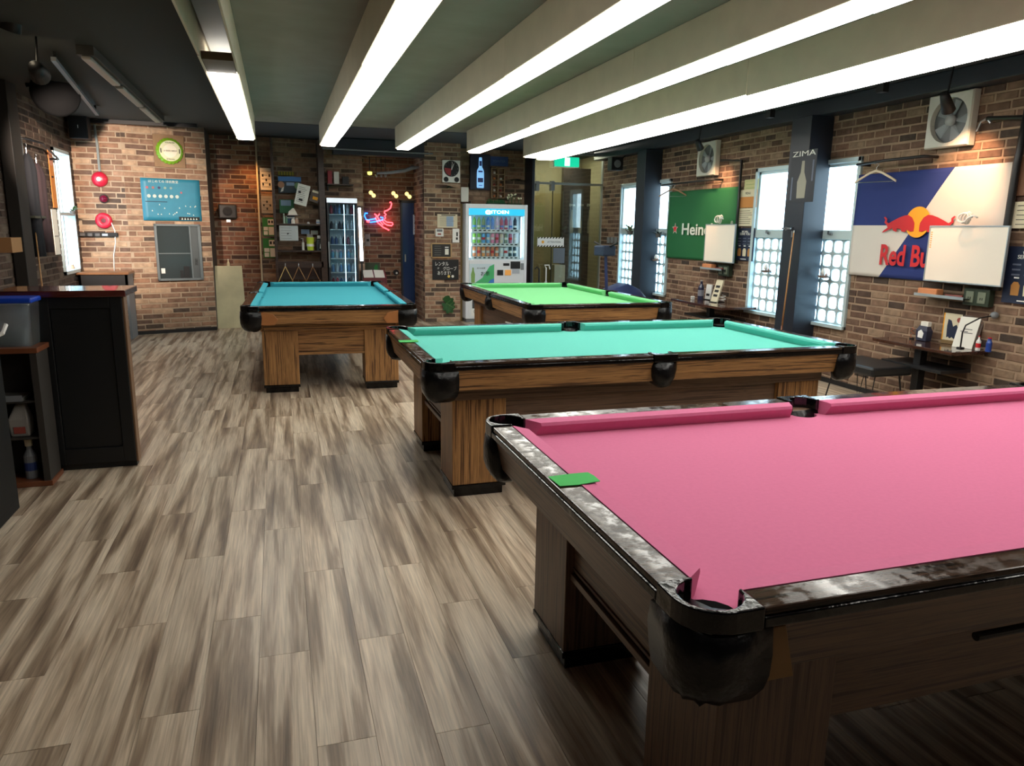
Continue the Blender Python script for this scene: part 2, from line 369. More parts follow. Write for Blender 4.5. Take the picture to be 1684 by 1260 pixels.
# beams
VFill = tag(MB().lathe([(.001, -.02), (.12, -.02), (.13, 0), (.001, 0)], (4.95, 12.95, CZ-.006), 20).build('ceiling_light', mat('vestibule_lamp', (255, 250, 235), .5, emit=120)), 'added fill light disc, out of view inside the entrance vestibule', 'light')  # added glowing disc, out of view, brightens the vestibule behind the glass
struct('trim_1', B(5.3, RX-.001, -1.1, YB, 2.72, CZ-.002), NAVY, 'dark steel beam along the top of the window wall', .008)
struct('trim_2', B(.86, 2.27, 12.0, 12.2, 2.62, CZ-.01), NAVY, 'dark beam across the top of the passage', .006)
struct('trim_3', B(-2.5, -.98, 11.28, 11.38, CZ-.05, CZ-.002), BLACK, 'dark strip where ceiling meets the back-left bricks')
# baseboards
bb = MB(); bb.hexa([(-1.96, 11.375, 0), (-.93, 11.695, 0), (-.93, 11.715, 0), (-1.96, 11.395, 0), (-1.96, 11.375, .05), (-.93, 11.695, .05), (-.93, 11.715, .05), (-1.96, 11.395, .05)])
struct('baseboard_back', bb, BLACK, 'thin dark baseboard under the angled brick wall')
struct('baseboard_right', B(RX-.022, RX-.013, 2.5, 12.2, 0, .05), BLACK, 'thin dark baseboard under the window wall')

# ------------------------------------------------------------------ windows
GL = glass('window_glass'); FR = glass('frosted_pane', (225, 242, 250), .05, .35)
WFR = mat('window_frame_paint', (186, 204, 208), .4, metal=.2)
def window(i, y0, y1, label):
    root = thing('window_%d' % i, label, None, (RX, (y0+y1)/2, WZ[0])); root['kind'] = 'structure'
    h = (y1-y0)/2; zt = WZ[1]-WZ[0]; t = .045
    fr = MB()
    fr.box(-.03, .1, -h, -h+t, 0, zt).box(-.03, .1, h-t, h, 0, zt).box(-.03, .1, -h, h, zt-t, zt).box(-.05, .1, -h, h, 0, .035)
    fr.build('window_frame', WFR, root, .004)
    B(-.01, .07, -h+t, h-t, .905, 1.0).build('meeting_rail', WFR, root, .004)
    s = MB(); s.box(.0, .05, -h+t, -h+t+.03, 1.0, zt-t).box(0, .05, h-t-.03, h-t, 1.0, zt-t).box(0, .05, -h+t, h-t, zt-t-.03, zt-t); s.build('upper_sash', WFR, root)
    B(.025, .03, -h+t, h-t, 1.0, zt-t).build('pane', GL, root)
    B(.06, .065, -h+t, h-t, .035, .905).build('frosted_pane', FR, root)
    MB().box(-.03, -.012, -.02, .02, .95, .97).box(-.045, -.03, -.006, .02, .955, .995).build('sash_lock', STEEL, root)
    # lattice of rounded openings: 4 x 6
    Y0, Y1, Z0, Z1 = -h+t, h-t, .035, .905; nx, nz = 4, 6; cw, ch = (Y1-Y0)/nx, (Z1-Z0)/nz
    for a in range(nx):
        for b in range(nz):
            cy, cz = Y0+(a+.5)*cw, Z0+(b+.5)*ch
            if a == b == 0:
                m_ = MB(); outer = []; inner = []
                for k in range(16):
                    an = 2*PI*k/16; ca, sa = math.cos(an), math.sin(an)
                    s_ = 1/max(abs(ca), abs(sa)); outer.append((ca*s_*cw/2, sa*s_*ch/2))
                    p = 4.5; q = (abs(ca)**p+abs(sa)**p)**(-1/p); inner.append((ca*q*(cw/2-.013), sa*q*(ch/2-.011)))
                rings = [[(.03, y, z) for y, z in outer], [(.03, y, z) for y, z in inner], [(.055, y, z) for y, z in inner], [(.055, y, z) for y, z in outer]]
                m_.loft(rings+[rings[0]], cap=False)
                o = m_.build('lattice_cell', WFR, root); me = o.data
            else:
                o = bpy.data.objects.new('lattice_cell', me); COL.objects.link(o); o.parent = root
            o.location = (0, cy, cz)
    return root
window(1, *WIN[0], 'sash window with lattice lower half, right of the steel column')
window(2, *WIN[1], 'sash window with lattice lower half, left of the column with the bottle poster')
window(3, *WIN[2], 'sash window with lattice lower half, left of the green flag')
window(4, *WIN[3], 'farthest sash window, half behind the far column')
# window in the left wall
w5 = thing('window_5', 'tall bright narrow window in the left wall beside the fire bell', None, (-2.55, 10.78, .9)); w5['kind'] = 'structure'
MB().box(-.1, .03, -.375, -.34, 0, 1.52).box(-.1, .03, .34, .375, 0, 1.52).box(-.1, .03, -.375, .375, 0, .04).box(-.1, .03, -.375, .375, 1.48, 1.52).box(-.08, .02, -.34, .34, .72, .76).build('window_frame', WFR, w5)
B(-.05, -.045, -.34, .34, .04, 1.48).build('pane', GL, w5)
# columns
def column(y0, y1, label, xx=5.22):
    r_ = B(xx, RX-.002, y0, y1, 0, 2.72).build('steel_column', NAVY, bevel=.006); return tag(r_, label, 'column')
pa, pb = P(1303, 200, X=5.22), P(1335, 200, X=5.22)
c1 = column(pb.y, pa.y, 'dark navy steel column with a bottle poster between the nearer windows')
qa, qb = P(1046, 300, X=5.22), P(1060, 300, X=5.22)
c2 = column(qb.y, qa.y, 'dark navy steel column beside the far windows, left of the green flag')

# ------------------------------------------------------------------ ceiling lamps
def lamp(xc, w, y0, y1, label, zb=2.60, lit_from=None, extra=False):
    t = thing('ceiling_light', label, 'light', (xc, 0, zb), group='rows of boxed tube lamps on the ceiling')
    h = w/2; H_ = CZ-zb-.002
    for s in (-1, 1):
        y = y0
        k = 0
        while y < y1-.1:     # side boards butted end to end
            ye = min(y+2.4, y1); dz = random.uniform(-.006, .006)
            MB().box(s*h, s*(h+.014), y+.002, ye-.002, dz, H_).build('side_board', TAN, t, .002); y = ye; k += 1
    B(-h-.014, h+.014, y1, y1+.014, -.012, H_).build('end_board', TAN, t)
    MB().box(-h+.02, h-.02, y0, y1-.02, H_-.09, H_-.001).build('housing', mat('housing_grey', (70, 70, 66), .6), t)
    a = lit_from if lit_from else y0
    y = y1-.01
    while y > a+.2:
        ya = max(y-1.22, a); dz = random.uniform(-.004, .004)
        if extra:
            MB().box(-h+.004, -.05, ya+.004, y, -.012+dz, .05).build('diffuser', LIT, t, .01)
            MB().box(-.03, h-.004, ya+.004, y, -.034+dz, .05).build('diffuser', LIT, t, .012)
        else: MB().box(-h+.004, h-.004, ya+.004, y, -.026+dz, .05).build('diffuser', LIT, t, .01)
        y = ya
    if lit_from:
        B(-h+.002, h-.002, lit_from-.45, lit_from-.005, .0, .05).build('cover_panel', mat('brown_cover', (104, 84, 60), .6), t)
    return t
lamp(-.325, .2, .6, 10.15, 'short lit lamp row at far left, its near half unlit', lit_from=5.95, zb=2.60)
lamp(.69, .185, .5, 10.5, 'leftmost fully lit boxed lamp row, second from the left')
lamp(1.68, .175, .5, 10.45, 'middle boxed lamp row, third of five from the left')
lamp(2.68, .175, .5, 10.45, 'boxed lamp row between the middle row and the widest one')
lamp(3.79, .44, .5, 10.9, 'widest double lamp row nearest the window wall', extra=True)

# ------------------------------------------------------------------ pool tables
ZH = {}
def zset(key, c1, c2, rough=.42):
    for ax in 'xyz': ZH[key+ax] = wood(key+'_'+ax, c1, c2, ax, rough=rough, scale=30, stretch=45)
zset('zebra', (172, 126, 76), (84, 54, 30)); zset('dull', (118, 92, 74), (76, 58, 48))
CAP = mat('orange_wood', (160, 104, 58), .4, noise=.1)
def arc(cx, cy, r, a0, a1, n): return [(cx+r*math.cos(R(a0+(a1-a0)*i/n)), cy+r*math.sin(R(a0+(a1-a0)*i/n))) for i in range(n+1)]
def pool_table(cx, cy, rot, cloth, dark, label, apron='zebra', leg='zebra', body='dull', caps=(), L=2.865, Wd=1.57, ZT=.83):
    t = thing('pool_table', label, 'pool table', (cx, cy, 0), rot)
    hl, hw = L/2, Wd/2; cc = .075
    cl = mat('cloth_%s' % dark, cloth, .95, noise=.03, nscale=70, spec=.12)
    # bed
    X, Y = hl-cc, hw-cc; r = .068; rs = .058
    poly = []
    poly += arc(-X, -Y, r, 90, 0, 8)+arc(0, -Y, rs, 180, 0, 10)+arc(X, -Y, r, 180, 90, 8)+arc(X, Y, r, 270, 180, 8)+arc(0, Y, rs, 360, 180, 10)+arc(-X, Y, r, 0, -90, 8)
    MB().prism(poly, ZT-.10, ZT-.058).build('bed', cl, t)
    # rails + trims + cushions
    def cush(f, a0, a1, b0, b1, e):   # a cushion: flat cloth top, nose, undercut face; slanting ends
        sec = [(.0755, ZT-.06), (.106, ZT-.06), (.130, ZT-.016), (.126, ZT-.004), (.0755, ZT+.001)]
        MB().loft([[f(p+(q-p)*(d-.0755)/.0545, e-d, z) for d, z in sec] for p, q in ((a0, a1), (b0, b1))]).build('cushion', cl, t)
    for sy in (-1, 1):
        for sx in (-1, 1):
            MB().box(sx*.08, sx*(hl-.152), sy*(hw-.075), sy*hw, ZT-.018, ZT).build('rail', RAIL, t, .004)
            MB().box(sx*.08, sx*(hl-.152), sy*(hw-.06), sy*(hw+.005), ZT-.042, ZT-.018).build('rail_trim', BLACKG, t, .004)
            cush(lambda u, y, z: (sx*u, sy*y, z), .078, .1, hl-.152, hl-.2, hw)
    for sx in (-1, 1):
        MB().box(sx*(hl-.075), sx*hl, -(hw-.152), hw-.152, ZT-.018, ZT).build('rail', RAIL, t, .004)
        MB().box(sx*(hl-.06), sx*(hl+.005), -(hw-.152), hw-.152, ZT-.042, ZT-.018).build('rail_trim', BLACKG, t, .004)
        cush(lambda u, y, z: (sx*y, u, z), -(hw-.152), -(hw-.2), hw-.152, hw-.2, hl)
    # corner pockets
    for sx in (-1, 1):
        for sy in (-1, 1):
            f = lambda x, y, z: (sx*x, sy*y, z)
            outer = [(hl-.15, hw+.006)]+[(x, y) for x, y in arc(hl-.085, hw-.085, .092, 90, 0, 9)]+[(hl+.006, hw-.15)]
            inner = [(hl-.078, hw-.15)]+arc(hl-cc, hw-cc, .066, -90, 180, 14)[0:]+[(hl-.15, hw-.078)]
            p = MB().prism(outer+inner, ZT-.045, ZT+.005, f=f).build('pocket', BLACKG, t, .004)
            base = [(hl-.175, hw+.008)]+arc(hl-.085, hw-.085, .098, 90, 0, 9)+[(hl+.008, hw-.175), (hl-.06, hw-.175), (hl-.1, hw-.1), (hl-.175, hw-.06)]
            rings = []
            cx_, cy_ = hl-.1, hw-.1
            for zz, k in ((ZT-.046, .97), (ZT-.1, 1.0), (ZT-.15, .98), (ZT-.185, .9), (ZT-.215, .72), (ZT-.23, .4)):
                rings.append([f(cx_+(x-cx_)*k+random.uniform(-.003, .003), cy_+(y-cy_)*k+random.uniform(-.003, .003), zz+random.uniform(-.004, .004)) for x, y in base])
            MB().loft(rings).build('pocket_leather', LEATHER, p, smooth=True)
            MB().lathe([(.071, ZT-.047), (.066, ZT-.1), (.03, ZT-.13), (.001, ZT-.132)], (sx*X, sy*Y, 0), 16).build('pocket_liner', mat('pocket_black', (6, 6, 7), .9, spec=.05), p)
    for sy in (-1, 1):
        f = lambda x, y, z: (x, sy*y, z)
        poly = [(-.078, hw+.012), (.078, hw+.012), (.078, hw-.08), (.06, hw-.085)]+arc(0, hw-.07, .056, 0, 180, 10)+[(-.06, hw-.085), (-.078, hw-.08)]
        p = MB().prism(poly, ZT-.042, ZT+.006, f=f).build('pocket', BLACKG, t, .004)
        rings = []
        for zz, k, o in ((ZT-.043, 1, .012), (ZT-.09, .98, .03), (ZT-.14, .86, .034), (ZT-.18, .62, .02), (ZT-.2, .3, .0)):
            rings.append([f(a*.08*k+random.uniform(-.004, .004), hw-.03+(.03+o)*b, zz+random.uniform(-.004, .004)) for a, b in ((-1, -1), (-1, .5), (-.6, 1), (0, 1.15), (.6, 1), (1, .5), (1, -1))])
        MB().loft(rings).build('pocket_leather', LEATHER, p, smooth=True)
    # aprons
    for sy in (-1, 1):
        MB().hexa([(-(hl-.16), sy*(hw-.07), ZT-.165), (hl-.16, sy*(hw-.07), ZT-.165), (hl-.16, sy*(hw-.035), ZT-.165), (-(hl-.16), sy*(hw-.035), ZT-.165),
                   (-(hl-.15), sy*(hw-.07), ZT-.042), (hl-.15, sy*(hw-.07), ZT-.042), (hl-.15, sy*(hw-.006), ZT-.042), (-(hl-.15), sy*(hw-.006), ZT-.042)]).build('apron', ZH[apron+'x'], t, .004)
    for sx in (-1, 1):
        MB().hexa([(sx*(hl-.07), -(hw-.16), ZT-.165), (sx*(hl-.07), hw-.16, ZT-.165), (sx*(hl-.035), hw-.16, ZT-.165), (sx*(hl-.035), -(hw-.16), ZT-.165),
                   (sx*(hl-.07), -(hw-.15), ZT-.042), (sx*(hl-.07), hw-.15, ZT-.042), (sx*(hl-.006), hw-.15, ZT-.042), (sx*(hl-.006), -(hw-.15), ZT-.042)]).build('apron', ZH[apron+'y'], t, .004)
    for (ax, sx, sy) in caps:   # paler corner blocks on the apron ends
        if ax == 'y':
            pts = [(0, -.165), (.15, -.165), (.165, -.13), (.2, -.045), (0, -.045)] if False else [(0, -.168), (.13, -.168), (.16, -.12), (.12, -.07), (.03, -.048), (0, -.06)]
            MB().loft([[(sx*(hl-o_), sy*(hw-.155-u), ZT+z) for u, z in pts] for o_ in (.05, .002)]).build('corner_block', CAP, t, .004)['label'] = 'orange-brown corner block'
        else:
            pts = [(-.01, -.168), (.085, -.168), (.055, -.048), (-.01, -.048)]
            MB().loft([[(sx*(hl-.155-u), sy*(hw-o_), ZT+z) for u, z in pts] for o_ in (.05, .004)]).build('corner_block', mat('bare_wood', (136, 98, 52), .6), t, .003)['label'] = 'bare wood patch beside the pocket'
    # frame
    ix, iy = hl-.165, hw-.15
    for s in (-1, 1):
        MB().box(-ix, ix, s*(iy-.03), s*iy, ZT-.245, ZT-.12).build('frame_board', ZH[body+'x'], t, .003)
        MB().box(s*(ix-.03), s*ix, -(iy-.031), iy-.031, ZT-.245, ZT-.12).build('frame_board', ZH[body+'y'], t, .003)
    # legs
    lx, ly, lw = hl-.175, hw-.16, .32
    for sx in (-1, 1):
        for sy in (-1, 1):
            g = MB().box(sx*(lx-lw), sx*lx, sy*(ly-lw), sy*ly, .075, ZT-.2455).build('leg', ZH[leg+'z'], t, .004)
            MB().box(sx*(lx-lw-.004), sx*(lx+.004), sy*(ly-lw-.004), sy*(ly+.004), .05, .075).box(sx*(lx-lw+.012), sx*(lx-.012), sy*(ly-lw+.012), sy*(ly-.012), 0, .05).build('plinth', BLACKG, g, .004)
    for s in (-1, 1):
        a = lx-lw
        MB().box(-a, a, s*(ly-.06), s*(ly-.03), ZT-.45, ZT-.2455).build('cross_panel', ZH[body+'x'], t, .003)
        b = ly-lw
        MB().box(s*(lx-.06), s*(lx-.03), -b, b, ZT-.45, ZT-.2455).build('cross_panel', ZH[body+'y'], t, .003)
        MB().box(s*(lx-.06), s*(lx-.018), -b, b, ZT-.478, ZT-.453).box(s*(lx-.06), s*(lx-.024), -b, b, ZT-.435, ZT-.43).build('ledge', ZH[body+'y'], t, .002)
    # slate underside
    B(-hl+.2, hl-.2, -hw+.2, hw-.2, ZT-.15, ZT-.101).build('slate', BLACK, t)
    return t
pool_table(.7241+1.4325, 1.109+.785, 0, (200, 112, 146), 'pink', 'nearest pool table, with deep pink cloth and green patch on its rail', 'dull', 'dull', caps=[('x', -1, -1)])  # shade on this table's wood put into its colour by the dull set
pool_table(.7264+1.43, 3.83+.79, R(.3), (98, 190, 176), 'teal', 'second pool table from the camera, with bright turquoise-green cloth')
pool_table(2.2575+.785, 6.681+1.4325, PI/2, (120, 196, 134), 'green', 'pool table with light green cloth in front of the vending machine')
pool_table(-.3418+.785+.03, 6.914+1.55, PI/2-.025, (66, 158, 172), 'blue', 'pool table with blue cloth, standing apart on the left', 'zebra', 'zebra', 'zebra', caps=[('y', -1, -1), ('y', -1, 1)], L=3.1)
GREENP = mat('green_felt_patch', (66, 176, 88), .9)
def patch(x, y, z, w, d, label, rz):
    pts = [(-w/2, -d/2), (-.1*w, -d/2-.006), (w/2, -d/2+.004), (w/2+.004, .1*d), (w/2, d/2), (.1*w, d/2+.004), (-w/2, d/2)]
    o = MB().prism(pts, 0, .002).build('felt_patch', GREENP); o.location = (x, y, z); o.rotation_euler = (0, 0, rz); tag(o, label, 'cloth patch')
q = P(947, 788, Z=.833); patch(q.x-.005, q.y, .832, .13, .085, 'green felt square on the near left rail of the pink table', R(3))
q = P(674, 561, Z=.833); patch(q.x-.01, q.y, .832, .12, .085, 'green felt square on the left rail of the turquoise table', R(-3))
# cue rest under the pink table rail
cr = thing('bridge_stick', 'dark stick with grey ferrule hung on the side of the pink table', 'stick', (1.9, 1.225, .585))
MB().tube([(-.31, 0, 0), (-.02, 0, 0)], .011, 10).build('grip', BLACK, cr); MB().tube([(-.02, 0, 0), (.5, 0, 0)], .0095, 10).build('shaft', mat('grey_shaft', (150, 150, 156), .3), cr)
# light switch rod on green table side
gs = thing('score_rod', 'thin white rod on two hooks on the green table side', 'rod', (2.42, 7.6, .52))
MB().tube([(-.03, -.6, .03), (-.03, .25, 0)], .009, 8).build('rod', WHITE, gs); MB().tube([(-.0, -.55, .05), (-.035, -.55, .02)], .006, 6).tube([(0, .1, .03), (-.035, .1, 0)], .006, 6).build('hook', STEEL, gs)

# ------------------------------------------------------------------ flat things on walls
class Plane:
    """a vertical wall plane; local x runs right as seen from the room, local -y points into the room"""
    def __init__(s, A, rz): s.A = Vector((A[0], A[1], 0)); s.rz = rz; s.u = Vector((math.cos(rz), math.sin(rz), 0)); s.n = Vector((math.sin(rz), -math.cos(rz), 0))
    def hit(s, px, py, off=.015):
        d = RT*((px-842)/F) + UP*(-(py-630)/F) + FW; o = Vector((0, 0, CAMZ)); a = s.A+s.n*off
        return o+d*((a-o).dot(s.n)/d.dot(s.n))
RW = Plane((RX, 0), -PI/2); CW = Plane((5.22, 0), -PI/2); LW = Plane((-2.55, 0), PI/2)
WA = Plane((-2.55, 11.4), 0); WB_ = Plane((-1.95, 11.4), math.atan2(.32, 1.02)); WC = Plane((0, 12.5), 0)
WE = Plane((0, 13.0), 0); WG = Plane((0, 12.06), 0); WH = Plane((0, 12.72), 0); DW = Plane((0, 12.3), 0)
def size(pl, x0, y0, x1, y1, off=.015):
    a, b = pl.hit(x0, y0, off), pl.hit(x1, y1, off); c = (a+b)/2
    return c, abs((b-a).dot(pl.u)), abs(a.z-b.z)
def flat(pl, name, label, cat, box, m, th=.008, off=.015, group=None, bevel=0, lines=None, tilt=0, wob=0):
    c, w, h = size(pl, *box, off)
    if wob:
        nx = 10; mb = MB(); vs = []; 
        for i in range(nx+1):
            for j in range(nx+1):
                u, v = i/nx, j/nx; vs.append(((u-.5)*w, -th-wob*(math.sin(u*5+v*3)+math.sin(v*7+u*2))*.5, (v-.5)*h))
        mb.add(vs, [(i*(nx+1)+j, (i+1)*(nx+1)+j, (i+1)*(nx+1)+j+1, i*(nx+1)+j+1) for i in range(nx) for j in range(nx)])
        o = mb.build(name, m, smooth=True); sm = o.modifiers.new('s', 'SOLIDIFY'); sm.thickness = .002
    else: o = MB().box(-w/2, w/2, -th, 0, -h/2, h/2).build(name, m, bevel=bevel)
    o.location = c; o.rotation_euler = (0, tilt, pl.rz)
    tag(o, label, cat, group)
    if lines:
        for (s, cx, cz, ww, hh, mm) in lines:
            text(s, mm, o, (cx*w, -th-.001, cz*h), 0, w=ww*w, h=(hh*h if hh else None))
    return o, w, h
def decal(o, m, pts, w, h, y=-.0095, name='print', th=.0008):
    """flat printed shape in fractions of the sheet"""
    f = lambda a, b, c: (a*w, y-c, b*h)
    return MB().prism(pts, 0, th, f=f).build(name, m, o)
def rectpts(x0, x1, z0, z1): return [(x0, z0), (x1, z0), (x1, z1), (x0, z1)]
INK = mat('black_ink', (24, 24, 26), .7); WINK = mat('white_ink', (235, 235, 230), .7); RED = mat('red_ink', (196, 30, 40), .6)
YEL = mat('yellow_ink', (232, 160, 30), .7); NB = mat('navy_ink', (26, 42, 104), .75); GRN = mat('green_ink', (40, 130, 60), .7)
BLU = mat('blue_ink', (70, 130, 200), .6); CREAM = mat('cream_paper', (214, 204, 176), .8); ORG = mat('orange_paper', (196, 132, 72), .8)
NAVP = mat('navy_paper', (24, 36, 62), .6); SILV = mat('silver_cloth', (206, 200, 192), .7); TEALP = mat('teal_paper', (44, 124, 150), .5, noise=.08)
def words(n): return ['first', 'second', 'third', 'fourth', 'fifth', 'sixth', 'seventh', 'eighth', 'ninth', 'tenth'][n]
def fine_lines(o, w, h, rows, m, x0=-.38, x1=.38, z0=-.35, z1=.35, y=-.0095, name='print'):
    rr = random.Random(len(o.name)+rows); mb = MB()
    for i in range(rows):
        z = z1-(z1-z0)*i/max(1, rows-1); a = x0; b = x0+(x1-x0)*rr.uniform(.6, 1)
        mb.box(a*w, b*w, y-.0006, y, (z-.012)*h, (z+.012)*h)
    return mb.build(name, m, o)

# ---- flags
def cloth_flag(name, label, box, quad_mats, diag=None, off=.03):
    c, w, h = size(RW, *box, off)
    t = thing(name, label, 'flag', c, RW.rz); nz_ = 26; nx = 18
    wave = lambda u, v: -.006*math.sin(u*9+v*2.5)-.005*math.sin(v*6-u*3)-.005*math.sin((u+v)*14)*max(0, u-.4)
    mb = MB()
    for side in (0, 1):
        for j in range(nz_):
            for i in range(nx):
                q = []
                for (di, dj) in ((0, 0), (1, 0), (1, 1), (0, 1)):
                    v = (j+dj)/nz_; ud = diag(v) if diag else .5
                    s_ = (i+di)/nx; u = s_*ud if side == 0 else ud+s_*(1-ud)
                    q.append(((u-.5)*w, wave(u, v), (v-.5)*h))
                mb.add(q, [(0, 1, 2, 3)], quad_mats[1][side][0 if j >= nz_/2 else 1])
    bm_ = mb.build('cloth', quad_mats[0], t)
    bm = bmesh.new(); bm.from_mesh(bm_.data); bmesh.ops.remove_doubles(bm, verts=bm.verts, dist=.0005)
    bmesh.ops.recalc_face_normals(bm, faces=bm.faces)
    for f_ in bm.faces: f_.smooth = True
    bm.to_mesh(bm_.data); bm.free(); s_ = bm_.modifiers.new('s', 'SOLIDIFY'); s_.thickness = .002
    return t, w, h
NAVC = mat('navy_cloth', (30, 48, 112), .8); GREENC = mat('green_cloth', (20, 96, 52), .7)
t, w, h = cloth_flag('banner_flag', 'blue and silver flag with two red bulls and a yellow sun', (1413, 288, 1644, 473), ([NAVC, SILV], ((0, 1), (1, 0))), lambda v: .22+.42*v+.02)
MB().lathe([(.135, 0), (.135, .0015)], (0, 0, 0), 40, 'y').build('sun', YEL, t, loc=(-.02*w, -.0225, .03*h))
def bull(sx):
    b = [(.05, .02), (.10, .14), (.17, .20), (.24, .19), (.34, .14), (.44, .07), (.52, .01), (.56, .05), (.555, .12), (.60, .17), (.62, .15), (.585, .10), (.60, .03), (.55, -.03),
         (.53, -.09), (.60, -.16), (.63, -.21), (.59, -.20), (.50, -.14), (.44, -.10), (.42, -.16), (.36, -.19), (.35, -.16), (.36, -.11), (.28, -.12), (.26, -.18), (.19, -.19), (.19, -.155), (.16, -.14), (.10, -.18), (.05, -.17), (.045, -.08)]
    k = .62
    return [(sx*x*k*1.02, z*k*.62) for x, z in b]
for sx in (-1, 1):
    MB().prism(bull(sx), 0, .002, f=lambda a, b, c: (a-.02*w, -.0245-c, b+.015*h)).build('bull', mat('bull_red', (190, 34, 42), .7), t)
text('Red Bull', M['bull_red'], t, (-.06*w, -.0245, -.28*h), 0, w=.385*w, h=.2*h, depth=.0015, bold=.025)
t, w, h = cloth_flag('banner_flag', 'green flag with a beer name and a red star', (1102, 316, 1209, 433), ([GREENC, GREENC], ((0, 0), (0, 0))))
text('Heineken', mat('pale_ink', (206, 216, 206), .7), t, (.08*w, -.0225, -.06*h), 0, w=.66*w, h=.17*h, depth=.0015, bold=.02)
def star(r, r2=.42): return [(math.sin(2*PI*i/10)*r*(1 if i % 2 == 0 else r2), math.cos(2*PI*i/10)*r*(1 if i % 2 == 0 else r2)) for i in range(10)]
for r, m_, d in ((.085, M['pale_ink'], .0215), (.064, RED, .0235)):
    MB().prism(star(r), 0, .0015, f=lambda a, b, c: (a-.36*w, -d-c, b-.055*h)).build('star', m_, t)
text('®', M['pale_ink'], t, (.44*w, -.0225, .03*h), 0, w=.05)

# ---- right wall fittings
def rwthing(name, label, cat, px, py, off=.015, group=None):
    return thing(name, label, cat, RW.hit(px, py, off), RW.rz, group)
BOARD = mat('board_white', (236, 226, 212), .35)
def whiteboard(label, box, off=.11):
    c, w, h = size(RW, *box, off); t = thing('whiteboard', label, 'whiteboard', c, RW.rz)
    B(-w/2, w/2, -.012, 0, -h/2, h/2).build('panel', BOARD, t)
    MB().box(-w/2-.008, w/2+.008, -.018, .004, h/2, h/2+.01).box(-w/2-.008, w/2+.008, -.018, .004, -h/2-.01, -h/2).box(-w/2-.008, -w/2, -.018, .004, -h/2, h/2).box(w/2, w/2+.008, -.018, .004, -h/2, h/2).build('frame', ALU, t)
    MB().box(-.02, .02, .004, off-.016, h/2-.08, h/2-.04).box(-.02, .02, .004, off-.016, -h/2+.04, -h/2+.08).build('bracket', STEEL, t)
    return t, w, h
t1, w1, h1 = whiteboard('large blank whiteboard in front of the blue and silver flag', (1533, 373, 1647, 470))
mb = MB()
for i in range(8): mb.box(-w1/2+.01, -w1/2+.025, -.0135, -.012, h1/2-.05-i*.018, h1/2-.042-i*.018)
mb.build('yellow_marks', YEL, t1)
whiteboard('smaller blank whiteboard in front of the green flag', (1163, 370, 1206, 432))
def tray(label, px, py, w=.36):
    t = rwthing('wall_ledge', label, 'shelf', px, py)
    B(-w/2, w/2, -.13, 0, -.006, 0).build('board', BLACK, t); B(-w/2, w/2, -.135, -.13, -.012, .012).build('edge_strip', ALU, t)
    return t
tr1 = tray('narrow dark ledge with metal lip under the large whiteboard', 1562, 487, .5)
tr2 = tray('narrow dark ledge with metal lip under the smaller whiteboard', 1183, 442, .5)
WBX = mat('block_wood', (196, 128, 84), .6, noise=.15)
def woodbox(label, tr, dx, w):
    o = MB().box(-w/2, w/2, -.05, .03, 0, .055).build('eraser_box', WBX, bevel=.008); o.location = tr.location+RW.u*dx+RW.n*.07+Vector((0, 0, .001)); o.rotation_euler = (0, 0, RW.rz)
    return tag(o, label, 'box')
woodbox('orange-brown wooden box on the ledge under the large whiteboard', tr1, -.13, .2)
woodbox('orange-brown wooden box on the ledge under the smaller whiteboard', tr2, -.12, .22)
for lab, tr in (('red and black marker pens on the ledge under the large whiteboard', tr1), ('dark marker pen on the ledge under the smaller whiteboard', tr2)):
    o = MB().tube([(-.08, 0, .01), (.08, .01, .01)], .01, 8).build('marker_pen', mat('marker_red', (120, 40, 30), .4)); o.location = tr.location+RW.u*.1+RW.n*.07; o.rotation_euler = (0, 0, RW.rz); tag(o, lab.replace('red and black marker pens', 'reddish marker pen'), 'pen')
DG = mat('dark_green_box', (40, 52, 38), .5)
def outlet(label, px, py):
    t = rwthing('socket_box', label, 'socket box', px, py)
    B(-.12, .12, -.06, 0, -.07, .07).build('case', DG, t, .006)
    for k in (-1, 1):
        p = B(k*.055-.035, k*.055+.035, -.066, -.06, -.045, .045).build('socket_plate', mat('plate_grey', (110, 118, 100), .5), t)
        MB().box(k*.055-.012, k*.055-.006, -.068, -.066, -.02, .0).box(k*.055+.006, k*.055+.012, -.068, -.066, -.02, .0).build('socket_hole', INK, p)
outlet('dark green double socket box below the large whiteboard', 1614, 489)
outlet('dark green double socket box below the smaller whiteboard', 1196, 445)
PIPE = mat('black_pipe', (26, 26, 28), .4)
def pipe(name, label, pts, r=.016, m=PIPE, off=.06, cat='pipe', pl=RW):
    ps = [pl.hit(x, y, off) for x, y in pts]
    if off > .1: ps = [ps[0]-pl.n*(off-.012)]+ps+[ps[-1]-pl.n*(off-.012)]
    o = MB().tube(ps, r, 8).build(name, m, smooth=True); return tag(o, label, cat)
pipe('conduit_pipe', 'black pipe running down beside the large whiteboard', [(1693, 170), (1672, 270), (1655, 380), (1640, 478)], .028)
pipe('conduit_pipe', 'thin black pipe running down beside the smaller whiteboard', [(1186, 264), (1220, 264), (1213, 350), (1205, 437)], .016)
pipe('hanging_rail', 'black hanging rail above the blue and silver flag', [(1410, 271), (1455, 264), (1520, 257)], .013, off=.16)
pipe('hanging_rail', 'black hanging rail above the green flag', [(1088, 305), (1130, 300), (1172, 295)], .013, off=.16)
HNG = mat('hanger_wood', (206, 190, 164), .5); HNG2 = mat('hanger_brown', (140, 104, 70), .5)
